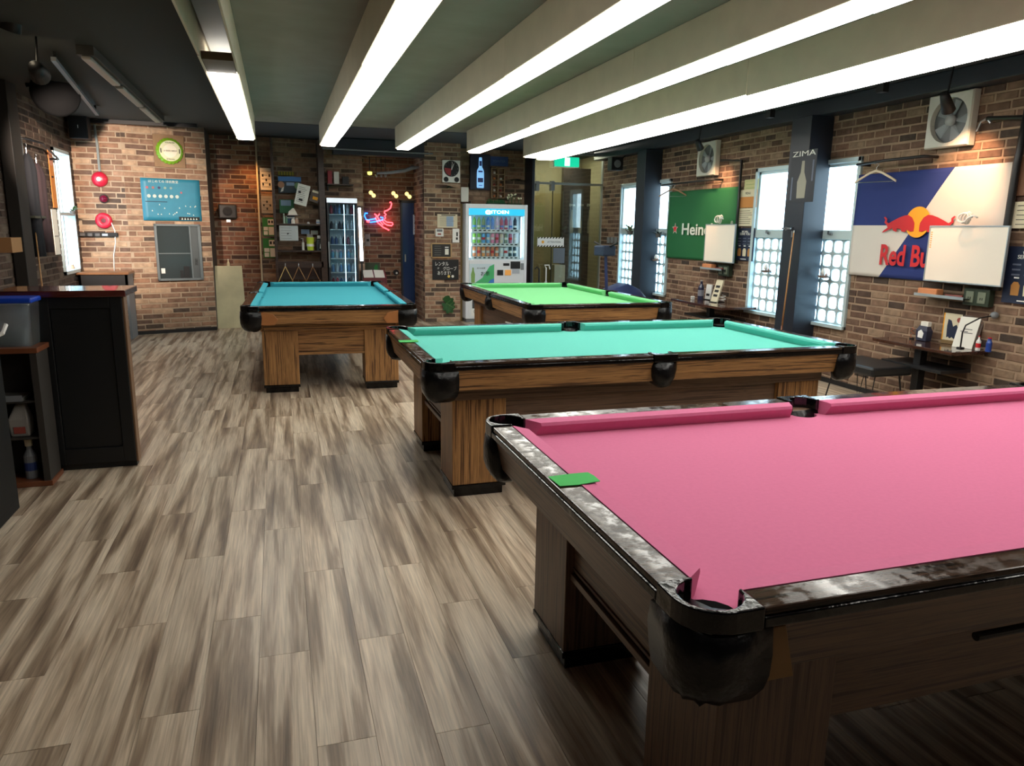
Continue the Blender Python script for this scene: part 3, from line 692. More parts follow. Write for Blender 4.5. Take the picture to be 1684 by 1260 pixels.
def hanger(label, px, py, m, rz, off=.16, w=.2):
    t = thing('coat_hanger', label, 'hanger', RW.hit(px, py, off), rz)
    MB().loft([[(x+a, b*.9, z+c) for a, b, c in ((0, -.008, -.01), (0, .008, -.01), (0, .008, .012), (0, -.008, .012))] for x, z in ((-w, -.10), (-w*.8, -.075), (-w*.3, -.02), (0, 0), (w*.3, -.02), (w*.8, -.075), (w, -.10))]).build('shoulder_bar', m, t, .003)
    MB().tube([(-w*.85, 0, -.1), (w*.85, 0, -.1)], .004, 6).tube([(0, 0, .01), (0, 0, .03), (.02, 0, .05), (.0, 0, .075), (-.02, 0, .055)], .0025, 6).build('wire', STEEL, t)
hanger('pale wooden coat hanger on the rail above the blue and silver flag', 1441, 281, HNG, RW.rz+.3)
hanger('brown wooden coat hanger on the rail above the green flag', 1108, 311, HNG2, RW.rz+.9)
def ventfan(label, box):
    c, w, h = size(RW, *box); t = thing('vent_fan', label, 'fan', c, RW.rz); s = (w+h)/4; VW = mat('vent_white', (196, 196, 186), .4)
    n = 28; sq = []; ci = []
    for k in range(n):
        a = 2*PI*(k+.5)/n; m_ = s/max(abs(math.cos(a)), abs(math.sin(a))); sq.append((math.cos(a)*m_, math.sin(a)*m_)); ci.append((math.cos(a)*s*.84, math.sin(a)*s*.84))
    MB().loft([[(x, 0, z) for x, z in sq], [(x, -.06, z) for x, z in sq], [(x*1.0, -.075, z) for x, z in [(p*.96, q*.96) for p, q in sq]], [(x, -.07, z) for x, z in ci], [(x, -.005, z) for x, z in ci]], cap=False).build('square_frame', VW, t, smooth=False)
    MB().lathe([(s*.84, -.02), (s*.8, -.012), (.01, -.01)], (0, 0, 0), 28, 'y').build('back_plate', mat('vent_grey', (92, 96, 98), .4), t)
    for k in range(5):
        a = 2*PI*k/5; v = [[(math.cos(a+d)*r, -.03+yy, math.sin(a+d)*r) for r, d, yy in ((s*.16, -.3, 0), (s*.76, -.25, -.01), (s*.78, .3, .012), (s*.16, .4, .012))]]
        v.append([(x, y-.003, z) for x, y, z in v[0]]); MB().loft(v).build('blade', mat('blade_grey', (140, 146, 150), .3), t)
    MB().lathe([(s*.2, -.02), (s*.22, -.055), (s*.12, -.075), (.001, -.078)], (0, 0, 0), 20, 'y').build('hub', mat('hub_grey', (160, 164, 166), .3), t, smooth=True)
    return t
ventfan('large square white ventilation fan above the blue and silver flag', (1538, 163, 1604, 236))
ventfan('small square white ventilation fan above the green flag', (1156, 236, 1182, 288))
# posters between flag and window, and at the right edge
o, w, h = flat(RW, 'poster', 'orange and cream menu sheet left of the window, topmost of the paper column', 'poster', (1218, 313, 1244, 341), ORG)
decal(o, CREAM, rectpts(-.5, .5, .1, .5), w, h); text('MENU', INK, o, (0, -.0105, .3*h), 0, w=.3*w)
o, w, h = flat(RW, 'poster', 'cream text sheet under the orange sheet left of the window', 'poster', (1215, 343, 1240, 372), CREAM); fine_lines(o, w, h, 7, INK); 
o, w, h = flat(RW, 'poster', 'small pale yellow slip above the orange sheet', 'poster', (1226, 296, 1247, 311), mat('pale_yellow', (196, 192, 140), .8)); fine_lines(o, w, h, 3, GRN)
def beer_poster(label, box):
    o, w, h = flat(RW, 'poster', label, 'poster', box, NAVP)
    text('WE WILL', WINK, o, (0, -.0095, .39*h), 0, w=.36*w); text('SERVE YOU', WINK, o, (0, -.0095, .32*h), 0, w=.55*w)
    for i in range(3):
        for j in range(3): decal(o, mat('dim_print', (96, 104, 122), .7), rectpts(-.36+.27*i, -.18+.27*i, .17-.09*j, .2-.09*j), w, h)
    for i, m_ in enumerate((mat('amber_print', (176, 124, 64), .6), CREAM, M['amber_print'])):
        x = -.32+.27*i; decal(o, m_, [(x, -.36), (x+.17, -.36), (x+.18, -.18), (x+.13, -.12), (x+.04, -.12), (x-.01, -.18)], w, h)
        decal(o, WINK, rectpts(x+.03, x+.14, -.06, -.035), w, h)
    decal(o, WINK, rectpts(-.16, .16, -.46, -.44), w, h)
beer_poster('navy poster with three beer glasses left of the window', (1212, 375, 1238, 430))
beer_poster('navy poster with beer glasses at the right edge of the picture', (1661, 405, 1725, 505))
o, w, h = flat(RW, 'wall_frame', 'pale framed card on the wall right of the black pipe', 'frame', (1672, 332, 1720, 376), CREAM, th=.02, bevel=.003); fine_lines(o, w, h, 5, INK, y=-.021)
o, w, h = flat(RW, 'wall_board', 'brown wooden board at the right edge above the framed card', 'board', (1682, 258, 1730, 320), mat('board_brown', (120, 84, 60), .6), th=.015)
# white curled cords on the whiteboards
def cord_on(label, px, py, s):
    t_ = RW.hit(px, py, .12); rr = random.Random(int(px)); pts = []
    for k in range(26):
        a = k*.75; pts.append(t_+RW.u*(math.cos(a)*s*(.5+.02*k))+Vector((0, 0, s*.9+math.sin(a)*s*(.9-.01*k)))+RW.n*(.003*k))
    pts += [pts[-1]+RW.u*s*.9+Vector((0, 0, s*.4)), pts[-1]+RW.u*s*1.6+Vector((0, 0, s*.1))]
    tag(MB().tube(pts, .008, 6).build('coiled_cable', WHITE, smooth=True), label, 'cord')
cord_on('coiled white cord on top of the large whiteboard', 1592, 369, .055)
cord_on('coiled white cord on top of the smaller whiteboard', 1186, 368, .06)
# spotlights
def spotlight(label, p, aim, energy, col, size_=50, r=.045, ln=.13, shade=BLACK, mount=None, e=25):
    p = Vector(p); aim = Vector(aim); d = (aim-p).normalized()
    t = thing('spotlight', label, 'spotlight', p)
    q = d.to_track_quat('-Z', 'Y'); hd = MB().lathe([(.001, ln), (r*.6, ln), (r*.75, ln*.7), (r, 0), (r*.93, 0), (r*.6, ln*.5), (.001, ln*.55)], (0, 0, 0), 16).build('lamp_head', shade, t, smooth=True)
    hd.rotation_mode = 'QUATERNION'; hd.rotation_quaternion = q
    b = MB().lathe([(.001, .022), (r*.85, .02), (r*.88, .012), (.001, .008)], (0, 0, 0), 16).build('bulb', mat('bulb_warm', (255, 236, 200), .5, emit=e), t); b.rotation_mode = 'QUATERNION'; b.rotation_quaternion = q
    up = (mount or Vector((p.x, p.y, CZ)))-p
    MB().tube([-d*ln*.6, Vector((0, 0, max(.03, up.z-.02)))+Vector((up.x, up.y, 0))], .008, 6).build('stem', BLACK, t)
    if energy:
        L_ = bpy.data.lights.new('spot', 'SPOT'); L_.energy = energy*SPOT; L_.spot_size = R(size_); L_.spot_blend = .8; L_.color = lin(col)[:3]; L_.shadow_soft_size = .03
        lo = bpy.data.objects.new('spot_glow', L_); COL.objects.link(lo); lo.location = p+d*.012; lo.rotation_mode = 'QUATERNION'; lo.rotation_quaternion = q
    return t
WARM = (255, 196, 150)
a = P(1560, 182, X=5.0)
spotlight('black spotlight in front of the large ventilation fan', a, RW.hit(1590, 300), 75, WARM, 70, r=.05, ln=.16)
a = P(1152, 245, X=5.0)
spotlight('black spotlight beside the small ventilation fan', a, RW.hit(1185, 325), 60, WARM, 66, r=.045)
for i, (px, py) in enumerate(((1267, 184), (1452, 140))):
    p_ = P(px, py, X=5.0); tag(MB().box(-.03, .03, -.04, .04, -.06, .02).box(-.012, .012, -.012, .012, .02, 2.86-p_.z).build('beam_bracket', BLACK, loc=p_), ['small black bracket hanging by the beam, left of the column', 'small black bracket hanging by the beam, right of the column'][i], 'bracket')
c_ = RW.hit(1613, 207, .05)
t = thing('pipe_joint', 'dark curled bracket with valve right of the large ventilation fan', 'bracket', c_, RW.rz)
MB().tube([(-.03, 0, -.04), (.0, 0, .03), (.05, 0, .05), (.09, 0, .01)], .012, 8).build('hook', STEEL, t); MB().tube([(.05, 0, .05), (.55, 0, .0)], .018, 8).build('pipe_run', PIPE, t)

# ---- bottle poster and cue on the column
o, w, h = flat(CW, 'poster', 'black poster with a pale bottle on the steel column between the windows', 'poster', (1303, 250, 1337, 332), mat('black_paper', (30, 34, 44), .5), th=.003, off=.001)
text('ZIMA', WINK, o, (.0, -.0045, .44*h), 0, w=.9*w, h=.1*h)
decal(o, mat('bottle_print', (150, 146, 132), .5), [(-.16, -.42), (.16, -.42), (.18, -.1), (.07, .08), (.05, .3), (-.05, .3), (-.07, .08), (-.18, -.1)], w, h, y=-.0035)
for sx, s_ in ((-.36, 'PREMIUM'), (.36, 'DRAUGHT')):
    pass
MB().box(-.42*w, -.36*w, -.0045, -.0035, -.45*h, .0*h).box(.36*w, .42*w, -.0045, -.0035, -.1*h, .3*h).build('side_lettering', mat('dim_print', (96, 104, 122), .7), o)
t = thing('cue_holder', 'steel T-shaped cue hook on the column', 'hook', CW.hit(1304, 376, .0), RW.rz)
MB().box(-.07, .07, -.09, -.075, -.008, .008).box(-.012, .012, -.09, 0, -.02, .015).build('bar', STEEL, t)
MB().box(-.012, .012, -.006, 0, -.09, -.02).build('plate', STEEL, t)
cue_m = wood('cue_wood', (196, 150, 100), (160, 112, 66), 'z', rough=.3)
def cue(label, top, bot, r0=.006, r1=.013):
    a, b = Vector(top), Vector(bot); t = thing('billiard_cue', label, 'cue', b); d = a-b
    MB().tube([d*.35, d*.985], [(r0+r1)/2, r0], 10).build('shaft', cue_m, t, smooth=True)
    MB().tube([d*0, d*.02, d*.35], [r1*.9, r1, (r0+r1)/2], 10).build('butt', mat('cue_butt', (110, 66, 40), .3), t, smooth=True)
    MB().tube([d*.985, d], r0, 8).build('tip', WHITE, t)
b_ = CW.hit(1281, 560, .06)
cue('wooden cue leaning on the steel column between the windows', CW.hit(1306, 379, .05), (b_.x, b_.y, .02))

# ---- wall tables with their things
TTOP = wood('table_top_wood', (74, 44, 34), (44, 28, 22), 'y', rough=.15, coat=.5)
def wall_table(label, y0, y1, z, x0=5.0):
    t = thing('wall_table', label, 'table', (5.25, (y0+y1)/2, 0)); h = (y1-y0)/2
    B(x0-5.25, RX-.016-5.25, -h, h, z-.03, z).build('table_top', TTOP, t, .004)
    B(-.05, .02, -.035, .035, .03, z-.03).build('post', BLACK, t)
    B(-.22, .2, -.03, .03, 0, .03).build('foot', BLACK, t, .004)
    B(-.12, .2, -h*.75, h*.75, z-.2, z-.175).build('lower_shelf', BLACK, t)
    return t
TA, TB = P(1436, 555, Z=.63), P(1564, 580, Z=.63)
ta = wall_table('dark red-brown glossy wall table at right, under the large whiteboard', TB.y, TA.y, .63, (TA.x+TB.x)/2)
TC, TD = P(1120, 497, Z=.66), P(1186, 505, Z=.66)
tb = wall_table('dark wall table under the green flag', TD.y-.1, TC.y+.5, .66, 5.0)
def on(z, px, py):
    q = P(px, py, Z=z)
    if q.x > 5.40: q = P(px, py, X=5.40); q.z = z
    return q
def item(name, label, cat, loc, rz=0, group=None): return thing(name, label, cat, loc, rz, group)
# nearer table: paper bag, book, leaning picture frame, gooseneck lamp, small bottles
p = on(.632, 1519, 553); t = item('gift_bag', 'small dark blue patterned bag on the nearer wall table', 'bag', p, RW.rz)
MB().loft([[(-.055, -.03, 0), (.055, -.03, 0), (.055, .03, 0), (-.055, .03, 0)], [(-.06, -.035, .09), (.06, -.035, .09), (.06, .035, .09), (-.06, .035, .09)], [(-.035, -.012, .15), (.035, -.012, .15), (.035, .012, .15), (-.035, .012, .15)]]).build('bag_body', mat('dark_blue_bag', (42, 44, 66), .6), t, .004)
MB().box(-.03, .05, -.02, .02, .13, .17).build('folded_top', PAPER, t, .004); MB().prism([(-.03, .03), (.02, .025), (.03, .07), (-.0, .1), (-.03, .08)], 0, .002, f=lambda a, b, c: (a, -.036-c, b)).build('white_pattern', WINK, t)
p = on(.632, 1552, 556); t = item('picture_book', 'upright book with yellow spine and dark cat drawing on the nearer wall table', 'book', p+Vector((.1, 0, 0)), RW.rz+.1)
B(-.085, .085, -.015, .015, .03, .26).build('cover', CREAM, t); B(-.095, -.085, -.016, .016, .03, .26).build('spine', YEL, t); MB().box(-.08, .09, -.04, .04, 0, .03).build('stand', mat('block_wood2', (120, 96, 60), .6), t)
MB().prism([(-.05, .05), (-.035, .06), (-.02, .045), (0, .06), (.02, .045), (.035, .06), (.05, .05), (.055, .13), (.03, .17), (-.0, .15), (-.02, .2), (-.05, .21), (-.055, .15)], 0, .001, f=lambda a, b, c: (a, -.016-c, b)).build('print', NAVP, t)
MB().lathe([(.022, 0), (.022, .001)], (.05, -.0175, .21), 12, 'y').build('print', mat('dull_red', (150, 70, 60), .6), t)
p = on(.632, 1585, 568); t = item('menu_stand', 'white menu card leaning in a dark stand on the nearer wall table', 'card stand', p+Vector((.0, 0, 0)), RW.rz+.25)
sl = lambda y, z: (y+z*.35, z)
def slab(mb_, x0, x1, z0, z1, y0, y1): return mb_.hexa([(x0, y0+z0*.35, z0), (x1, y0+z0*.35, z0), (x1, y1+z0*.35, z0), (x0, y1+z0*.35, z0), (x0, y0+z1*.35, z1), (x1, y0+z1*.35, z1), (x1, y1+z1*.35, z1), (x0, y1+z1*.35, z1)])
slab(MB(), -.09, .07, 0, .25, -.012, 0).build('card', PAPER, t); slab(MB(), -.08, .09, .0, .26, .003, .02).build('back_board', mat('stand_brown', (70, 52, 40), .5), t)
slab(slab(slab(MB(), -.03, .03, .15, .155, -.0135, -.012), -.03, .04, .12, .125, -.0135, -.012), -.06, .0, .13, .135, -.0135, -.012).build('printed_lines', INK, t)
p = RW.hit(1582, 553, .25); t = item('gooseneck_lamp', 'black gooseneck clip lamp with round grey head above the menu card', 'lamp', (p.x, p.y, .64), RW.rz)
MB().tube([(-.0, 0, .02), (.0, 0, .14), (.02, 0, .2), (.05, .1, .26), (.08, .2, .28)], .006, 8).build('neck', BLACK, t, smooth=True); MB().lathe([(.001, -.03), (.024, -.02), (.033, 0), (.024, .02), (.001, .03)], (.085, .21, .285), 14, 'z').build('lamp_head', GREY, t, smooth=True)
B(-.02, .02, -.02, .02, 0, .02).build('clamp', BLACK, t)
def bottle(name, label, cat, loc, r, h_, m, cap=WHITE, band=None, neck=.35, group=None, parts=True):
    t = thing(name, label, cat, loc, 0, group)
    MB().lathe([(.001, 0), (r, 0), (r, h_*.62), (r*neck*1.1, h_*.8), (r*neck, h_*.93)], (0, 0, 0), 12).build('bottle_body', m, t, smooth=False)
    if parts: MB().lathe([(r*neck*1.15, h_*.93), (r*neck*1.15, h_), (.001, h_)], (0, 0, 0), 10).build('cap', cap, t)
    if band: MB().lathe([(r*1.02, h_*.2), (r*1.02, h_*.5)], (0, 0, 0), 12).build('label_band', band, t)
    return t
p = on(.632, 1612, 570); bottle('spray_bottle', 'small white and red spray bottle at the right end of the nearer wall table', 'bottle', p+Vector((0, .02, 0)), .018, .12, WHITE, RED, RED)
bottle('drink_can', 'small blue bottle with red cap at the right end of the nearer wall table', 'bottle', p+Vector((.03, -.05, 0)), .022, .115, mat('blue_can', (40, 70, 150), .3), RED, neck=.6)
for i, (px, py) in enumerate(((1494, 550), (1500, 552))):
    pass
t = item('wire_puzzle', 'small twisted copper ornament at the left end of the nearer wall table', 'ornament', on(.632, 1500, 552))
MB().tube([(0, 0, 0), (.0, .02, .03), (0, -.02, .05), (0, .02, .07), (0, -.015, .09), (0, .01, .1)], .004, 6).build('wire', mat('copper', (180, 110, 80), .4, metal=.6), t); MB().lathe([(.022, 0), (.022, .008)], (0, 0, 0), 12).build('foot', BLACK, t)
# farther table
p = on(.662, 1152, 493); bottle('glass_bottle', 'dark bottle with pale cap on the table under the green flag', 'bottle', p, .04, .26, mat('dark_glass', (50, 52, 74), .15), mat('pale_cap', (170, 160, 150), .5), mat('dim_label', (120, 120, 130), .6), neck=.4)
def frame_stand(label, px, py, w, h_, m, lean, marks):
    p = on(.662, px, py); t = item('photo_frame', label, 'frame', p, RW.rz+.1)
    f = lambda z: z*lean
    MB().hexa([(-w/2, -.01, 0), (w/2, -.01, 0), (w/2, .01, 0), (-w/2, .01, 0), (-w/2, -.01+f(h_), h_), (w/2, -.01+f(h_), h_), (w/2, .01+f(h_), h_), (-w/2, .01+f(h_), h_)]).build('card', m, t)
    for i in range(marks): 
        z = h_*(.25+.6*i/marks); MB().hexa([(-w*.3, -.012+f(z), z), (w*.3, -.012+f(z), z), (w*.3, -.0105+f(z), z), (-w*.3, -.0105+f(z), z), (-w*.3, -.012+f(z+.03), z+.03), (w*.3, -.012+f(z+.03), z+.03), (w*.3, -.0105+f(z+.03), z+.03), (-w*.3, -.0105+f(z+.03), z+.03)]).build('print', INK, t)
    MB().box(-w/2, w/2, -.03, .07+f(h_)*.5, -.0, .008).build('stand', BLACK, t)
frame_stand('small white card standing on the table under the green flag', 1164, 492, .11, .2, WHITE, .1, 1)
frame_stand('taller cream card leaning on the table under the green flag', 1174, 497, .13, .28, CREAM, .3, 3)
t = item('cable_heap', 'white looped cable at the right end of the table under the green flag', 'cable', on(.662, 1187, 497))
MB().tube([(math.cos(k*.9)*.04, math.sin(k*.9)*.05, .012+k*.005) for k in range(16)], .006, 6).build('cable', WHITE, t, smooth=True)
t = item('small_dice_box', 'tiny white box at the left end of the table under the green flag', 'box', on(.662, 1139, 492)); B(-.02, .02, -.02, .02, 0, .04).build('carton', WHITE, t, .003); B(-.021, .021, -.021, .021, .015, .022).build('band', GREY, t)
# stool
sx0, sy0 = 4.9, 5.16
t = item('bench_stool', 'black padded stool with thin hairpin legs beside the turquoise table', 'stool', (sx0, sy0, 0))
MB().box(-.21, .21, -.3, .3, .37, .45).build('seat', mat('black_vinyl', (24, 26, 28), .4), t, .02)
for a in (-1, 1):
    for b in (-1, 1):
        MB().tube([(a*.16-a*.035, b*.24, .37), (a*.19, b*.27, .006), (a*.16+a*.02, b*.24-b*.05, .37)], .006, 6).build('leg', BLACK, t)
t = item('bench_stool', 'dark bench beside the far wall table, behind the turquoise table', 'stool', (4.62, 7.6, 0))
MB().box(-.2, .2, -.5, .5, .40, .47).build('seat', mat('black_vinyl', (24, 26, 28), .4), t, .02)
for a in (-1, 1):
    for b in (-1, 1): MB().tube([(a*.15, b*.42, .4), (a*.18, b*.45, .006)], .012, 6).build('leg', BLACK, t)

# ---- plants and ornaments at the windows
LEAF = mat('leaf_green', (60, 92, 50), .5, noise=.25); LEAFP = mat('pale_leaf', (130, 150, 110), .5)
def plant(label, loc, n, s, m, pot=True, name='potted_plant', seed=1, up=.6):
    rr = random.Random(seed); t = thing(name, label, 'plant', loc)
    if pot: MB().lathe([(.001, 0), (s*.22, 0), (s*.3, s*.35), (s*.25, s*.35), (s*.24, s*.3), (.001, s*.3)], (0, 0, 0), 12).build('pot', mat('pot_grey', (90, 90, 88), .6), t)
    for k in range(n):
        a = rr.uniform(0, 2*PI); l = s*rr.uniform(.6, 1.1); w_ = s*rr.uniform(.07, .12); e_ = rr.uniform(.3, 1)*up
        d = Vector((math.cos(a), math.sin(a), 0)); sd = Vector((-d.y, d.x, 0)); v = []
        pts = [d*(l*f)+Vector((0, 0, s*.3+l*(e_*math.sin(f*2.2)))) for f in (0, .35, .7, 1)]
        ws = (w_*.3, w_, w_*.8, w_*.05)
        for q_, ww in zip(pts, ws): v += [q_-sd*ww, q_+sd*ww+Vector((0, 0, .002))]
        MB().add(v, [(0, 1, 3, 2), (2, 3, 5, 4), (4, 5, 7, 6)]).build('leaf', m, t)
    return t
B2 = RW.hit(1036, 386, .13); plant('pale leafy hanging plant in front of the farthest window', B2, 16, .17, LEAFP, seed=3)
B2 = RW.hit(1083, 391, .1); plant('dark trailing plant on the rail of the window left of the green flag', B2, 18, .16, mat('dark_leaf', (60, 70, 62), .6), seed=5, up=.3)
def ornament(label, px, py):
    t = item('window_ornament', label, 'ornament', RW.hit(px, py, .05), RW.rz)
    MB().lathe([(.001, 0), (.05, .01), (.06, .03), (.0, .035)], (0, 0, 0), 12).build('dish', mat('driftwood', (120, 96, 84), .7), t)
    MB().lathe([(.001, 0), (.02, .01), (.024, .04), (.012, .07), (.001, .075)], (-.01, 0, .03), 10).build('figure', WHITE, t, smooth=True); MB().lathe([(.001, 0), (.02, .01), (.001, .03)], (.04, 0, .03), 10).build('shell', mat('shell_pink', (210, 180, 170), .5), t, smooth=True)
    MB().tube([(-.05, .04, .01), (.05, .04, .01)], .006, 6).build('peg', BLACK, t)
ornament('small dish with white figure on the window right of the column', 1354, 458)
ornament('small dish with white figure on the window left of the column', 1260, 449)
ornament('small dish with white figure on the window left of the green flag', 1079, 430)
# ---- covered machine by the far windows
NC = mat('navy_cover', (44, 56, 100), .5, noise=.1); base_ = P(1045, 486, Y=9.9)
t = item('exercise_bike', 'blue rounded machine with an upright handle pole by the far windows', 'exercise machine', (4.58, 9.45, 0), R(20))
MB().loft([[(x, y*wd2, z0+z*hh) for y, z in ((-1, 0), (-1, .6), (-.6, 1), (.6, 1), (1, .6), (1, 0))] for x, wd2, z0, hh in ((-.45, .05, .55, .1), (-.3, .16, .45, .3), (0, .19, .42, .40), (.25, .17, .45, .28), (.45, .08, .5, .1))]).build('body_shell', NC, t, .01, smooth=True)
MB().tube([(-.3, 0, .6), (-.36, 0, 1.28)], .022, 10).build('pole', NC, t); MB().box(-.5, -.25, -.09, .09, 1.2, 1.34).build('console', mat('console_grey', (40, 52, 74), .4), t, .02)
MB().tube([(-.36, -.22, 1.38), (-.36, 0, 1.3), (-.36, .22, 1.38)], .016, 8).build('handlebar', BLACK, t); MB().box(-.4, .4, -.05, .05, .0, .08).box(-.35, -.27, -.2, .2, 0, .05).box(.27, .35, -.2, .2, 0, .05).box(-.05, .05, -.04, .04, .08, .45).build('base', BLACK, t)

# ---- back wall: vending machine
VY = 11.9; vl = P(765, 333, Y=VY); vr = P(868, 338, Y=VY); vx0, vx1, vt = vl.x+.01, vr.x, 1.93
VM = thing('vending_machine', 'white drinks vending machine with lit display beside the brick pillar', 'vending machine', ((vx0+vx1)/2, VY, 0)); ox = (vx0+vx1)/2
def vz(py): return P(800, py, Y=VY).z
def vxx(px, py=400): return P(px, py, Y=VY).x-ox
wl_, wr_, wt_, wb_ = vxx(771), vxx(862), vz(343), vz(427)
HWd = (vx1-vx0)/2; VB = mat('vending_white', (216, 220, 224), .35)
MB().box(-HWd, wl_, 0, .7, .06, vt).box(wr_, HWd, 0, .7, .06, vt).box(wl_, wr_, 0, .7, wt_, vt).box(wl_, wr_, 0, .7, .06, wb_).box(wl_, wr_, .3, .7, wb_, wt_).build('cabinet', VB, VM, .006)
B(-HWd+.02, HWd-.02, .03, .68, 0, .06).build('base', GREY, VM)
sg = B(wl_, wr_, .0, .05, vz(354), wt_-.001).build('light_box_sign', mat('sign_cyan', (40, 170, 205), .4, emit=1.1, ecol=(30, 160, 200)), VM)
text('@ITOEN', mat('sign_white', (250, 255, 255), .4, emit=2.5), sg, (0, -.003, (vz(354)+wt_)/2-.005), 0, w=(wr_-wl_)*.42, h=.07)
B(wl_+.01, wr_-.01, .29, .298, wb_+.01, vz(355)).build('display_back', mat('display_white', (236, 244, 246), .6), VM)
for s_ in (-1, 1): MB().tube([((wr_-.035 if s_ > 0 else wl_+.035), .06, wb_+.03), ((wr_-.035 if s_ > 0 else wl_+.035), .06, vz(356))], .011, 8).build('display_tube', mat('tube_white', (255, 255, 255), .4, emit=9, ecol=(225, 245, 255)), VM)
rows = [(377, 355, [(96, 150, 60), (140, 170, 90), (150, 160, 110), (70, 140, 210), (70, 140, 210), (214, 190, 214), (190, 90, 110), (190, 80, 100), (214, 180, 206), (50, 50, 60)]),
        (400, 384, [(130, 190, 70), (130, 190, 70), (90, 170, 220), (90, 170, 220), (230, 130, 160), (230, 130, 160), (236, 220, 190), (110, 140, 120), (180, 110, 140), (200, 200, 206)]),
        (422, 406, [(232, 140, 90), (236, 150, 90), (238, 160, 90), (226, 140, 100), (226, 140, 100), (226, 140, 100), (220, 230, 228), (220, 230, 230), (60, 90, 90), (50, 80, 90)])]
cn = {0: ['green', 'pale green', 'olive', 'blue', 'blue', 'pale pink', 'crimson', 'crimson', 'pale lilac', 'black'], 1: ['lime', 'lime', 'sky blue', 'sky blue', 'pink', 'pink', 'cream', 'grey-green', 'mauve', 'silver'], 2: ['orange', 'orange', 'amber', 'peach', 'peach', 'peach', 'white', 'white', 'dark teal', 'dark teal']}
rn = ['top', 'middle', 'bottom']
dx0, dx1 = vxx(783), vxx(850)
for k, (pb_, pt_, cs) in enumerate(rows):
    zb_ = vz(pb_); hh = vz(pt_)-zb_
    sh = B(wl_+.06, wr_-.06, .05, .28, zb_-.055, zb_-.002).build('display_shelf', WHITE, VM)
    for i, c in enumerate(cs):
        x = dx0+(dx1-dx0)*i/9
        MB().box(x-.02, x+.02, .044, .05, zb_-.03, zb_-.012).build('select_button', INK, sh)
        mm_ = mat('drink_%d_%d_%d' % c, c, .35)
        t = thing('drink_bottle' if k == 0 else 'drink_can', '%s %s, %s from the left in the %s row of the vending machine' % (cn[k][i], 'bottle' if k == 0 else 'can', words(i), rn[k]), 'bottle' if k == 0 else 'can', (ox+x, VY+.12, zb_), 0, 'sample drinks in the vending machine')
        r_ = .03
        if k == 0: MB().lathe([(.001, 0), (r_, .0), (r_, hh*.68), (r_*.4, hh*.88), (r_*.4, hh*.95)], (0, 0, 0), 10).build('bottle_body', mm_, t); MB().lathe([(r_*.45, hh*.93), (r_*.45, hh), (.001, hh)], (0, 0, 0), 8).build('cap', WHITE, t); MB().lathe([(r_*1.03, hh*.15), (r_*1.03, hh*.3)], (0, 0, 0), 10).build('label_band', PAPER if i % 2 else BLU, t)
        else: MB().lathe([(.001, 0), (r_*.85, 0), (r_, hh*.08), (r_, hh*.9), (r_*.8, hh), (.001, hh)], (0, 0, 0), 10).build('can_body', mm_, t); MB().lathe([(r_*1.03, hh*.35), (r_*1.03, hh*.6)], (0, 0, 0), 10).build('label_band', PAPER if (i+k) % 3 else RED, t)
B(wl_+.001, wr_-.001, .006, .01, wb_+.001, vz(355)).build('display_glass', glass('case_glass', (240, 248, 250), .06), VM)
# lower panels
az0, az1 = vz(465), vz(434); ax0, ax1 = vxx(772), vxx(813)
ad = B(ax0, ax1, -.006, 0, az0-.12, az1).build('advert_panel', mat('advert_pale', (196, 214, 222), .4), VM)
MB().prism([(ax0+.1, az0-.12), (ax1, az0-.12), (ax1, az1-.005), (ax1-.08, az1-.04), (ax0+.22, az0+.08), (ax0+.05, az0-.03)], 0, .001, f=lambda a, b, c: (a, -.0065-c, b)).build('green_print', mat('bright_green', (74, 176, 112), .4), ad)
MB().prism([(ax1-.12, az0-.12), (ax1, az0-.12), (ax1, az0+.07), (ax1-.06, az0+.05), (ax1-.1, az0)], 0, .001, f=lambda a, b, c: (a, -.0078-c, b)).build('blue_print', mat('bright_blue', (60, 120, 200), .4), ad)
MB().prism([(ax0+.03, az0), (ax0+.09, az0), (ax0+.095, az0+.14), (ax0+.075, az0+.2), (ax0+.07, az0+.25), (ax0+.05, az0+.25), (ax0+.045, az0+.2), (ax0+.025, az0+.14)], 0, .001, f=lambda a, b, c: (a, -.009-c, b)).build('bottle_print', mat('tea_green', (120, 160, 90), .4), ad)
text('お茶', INK, ad, (ax0+.27, -.01, az0+.15), 0, w=.15); text('お〜いお茶', INK, ad, (ax0+.2, -.0095, az0+.24), 0, w=.14)
for nm, b0, m_ in (('coin_slot', (828, 433, 838, 437), INK), ('card_reader', (840, 430, 856, 442), INK), ('coin_return', (818, 444, 828, 453), INK), ('lit_button', (831, 444, 841, 453), mat('amber_light', (200, 140, 70), .4, emit=.5)), ('price_plate', (843, 443, 855, 450), mat('plate_silver', (170, 176, 184), .3)), ('key_lock', (857, 433, 862, 444), GREY)):
    MB().box(vxx(b0[0]), vxx(b0[2]), -.008, 0, vz(b0[3]), vz(b0[1])).build(nm, m_, VM, .002)
B(vxx(777), vxx(850), -.004, .0, vz(505)-.02, vz(492)).build('delivery_flap', mat('flap_dark', (70, 74, 78), .3), VM, .002)
B(vxx(775), vxx(790), -.0045, -.0, .1, vz(505)-.03).build('sticker', WHITE, VM); MB().lathe([(.03, 0), (.03, .001)], (vxx(782), -.006, vz(517)+.05), 20, 'y').build('round_mark', INK, VM); MB().lathe([(.024, 0), (.024, .001)], (vxx(782), -.0072, vz(517)+.05), 20, 'y').build('round_mark', WHITE, VM)
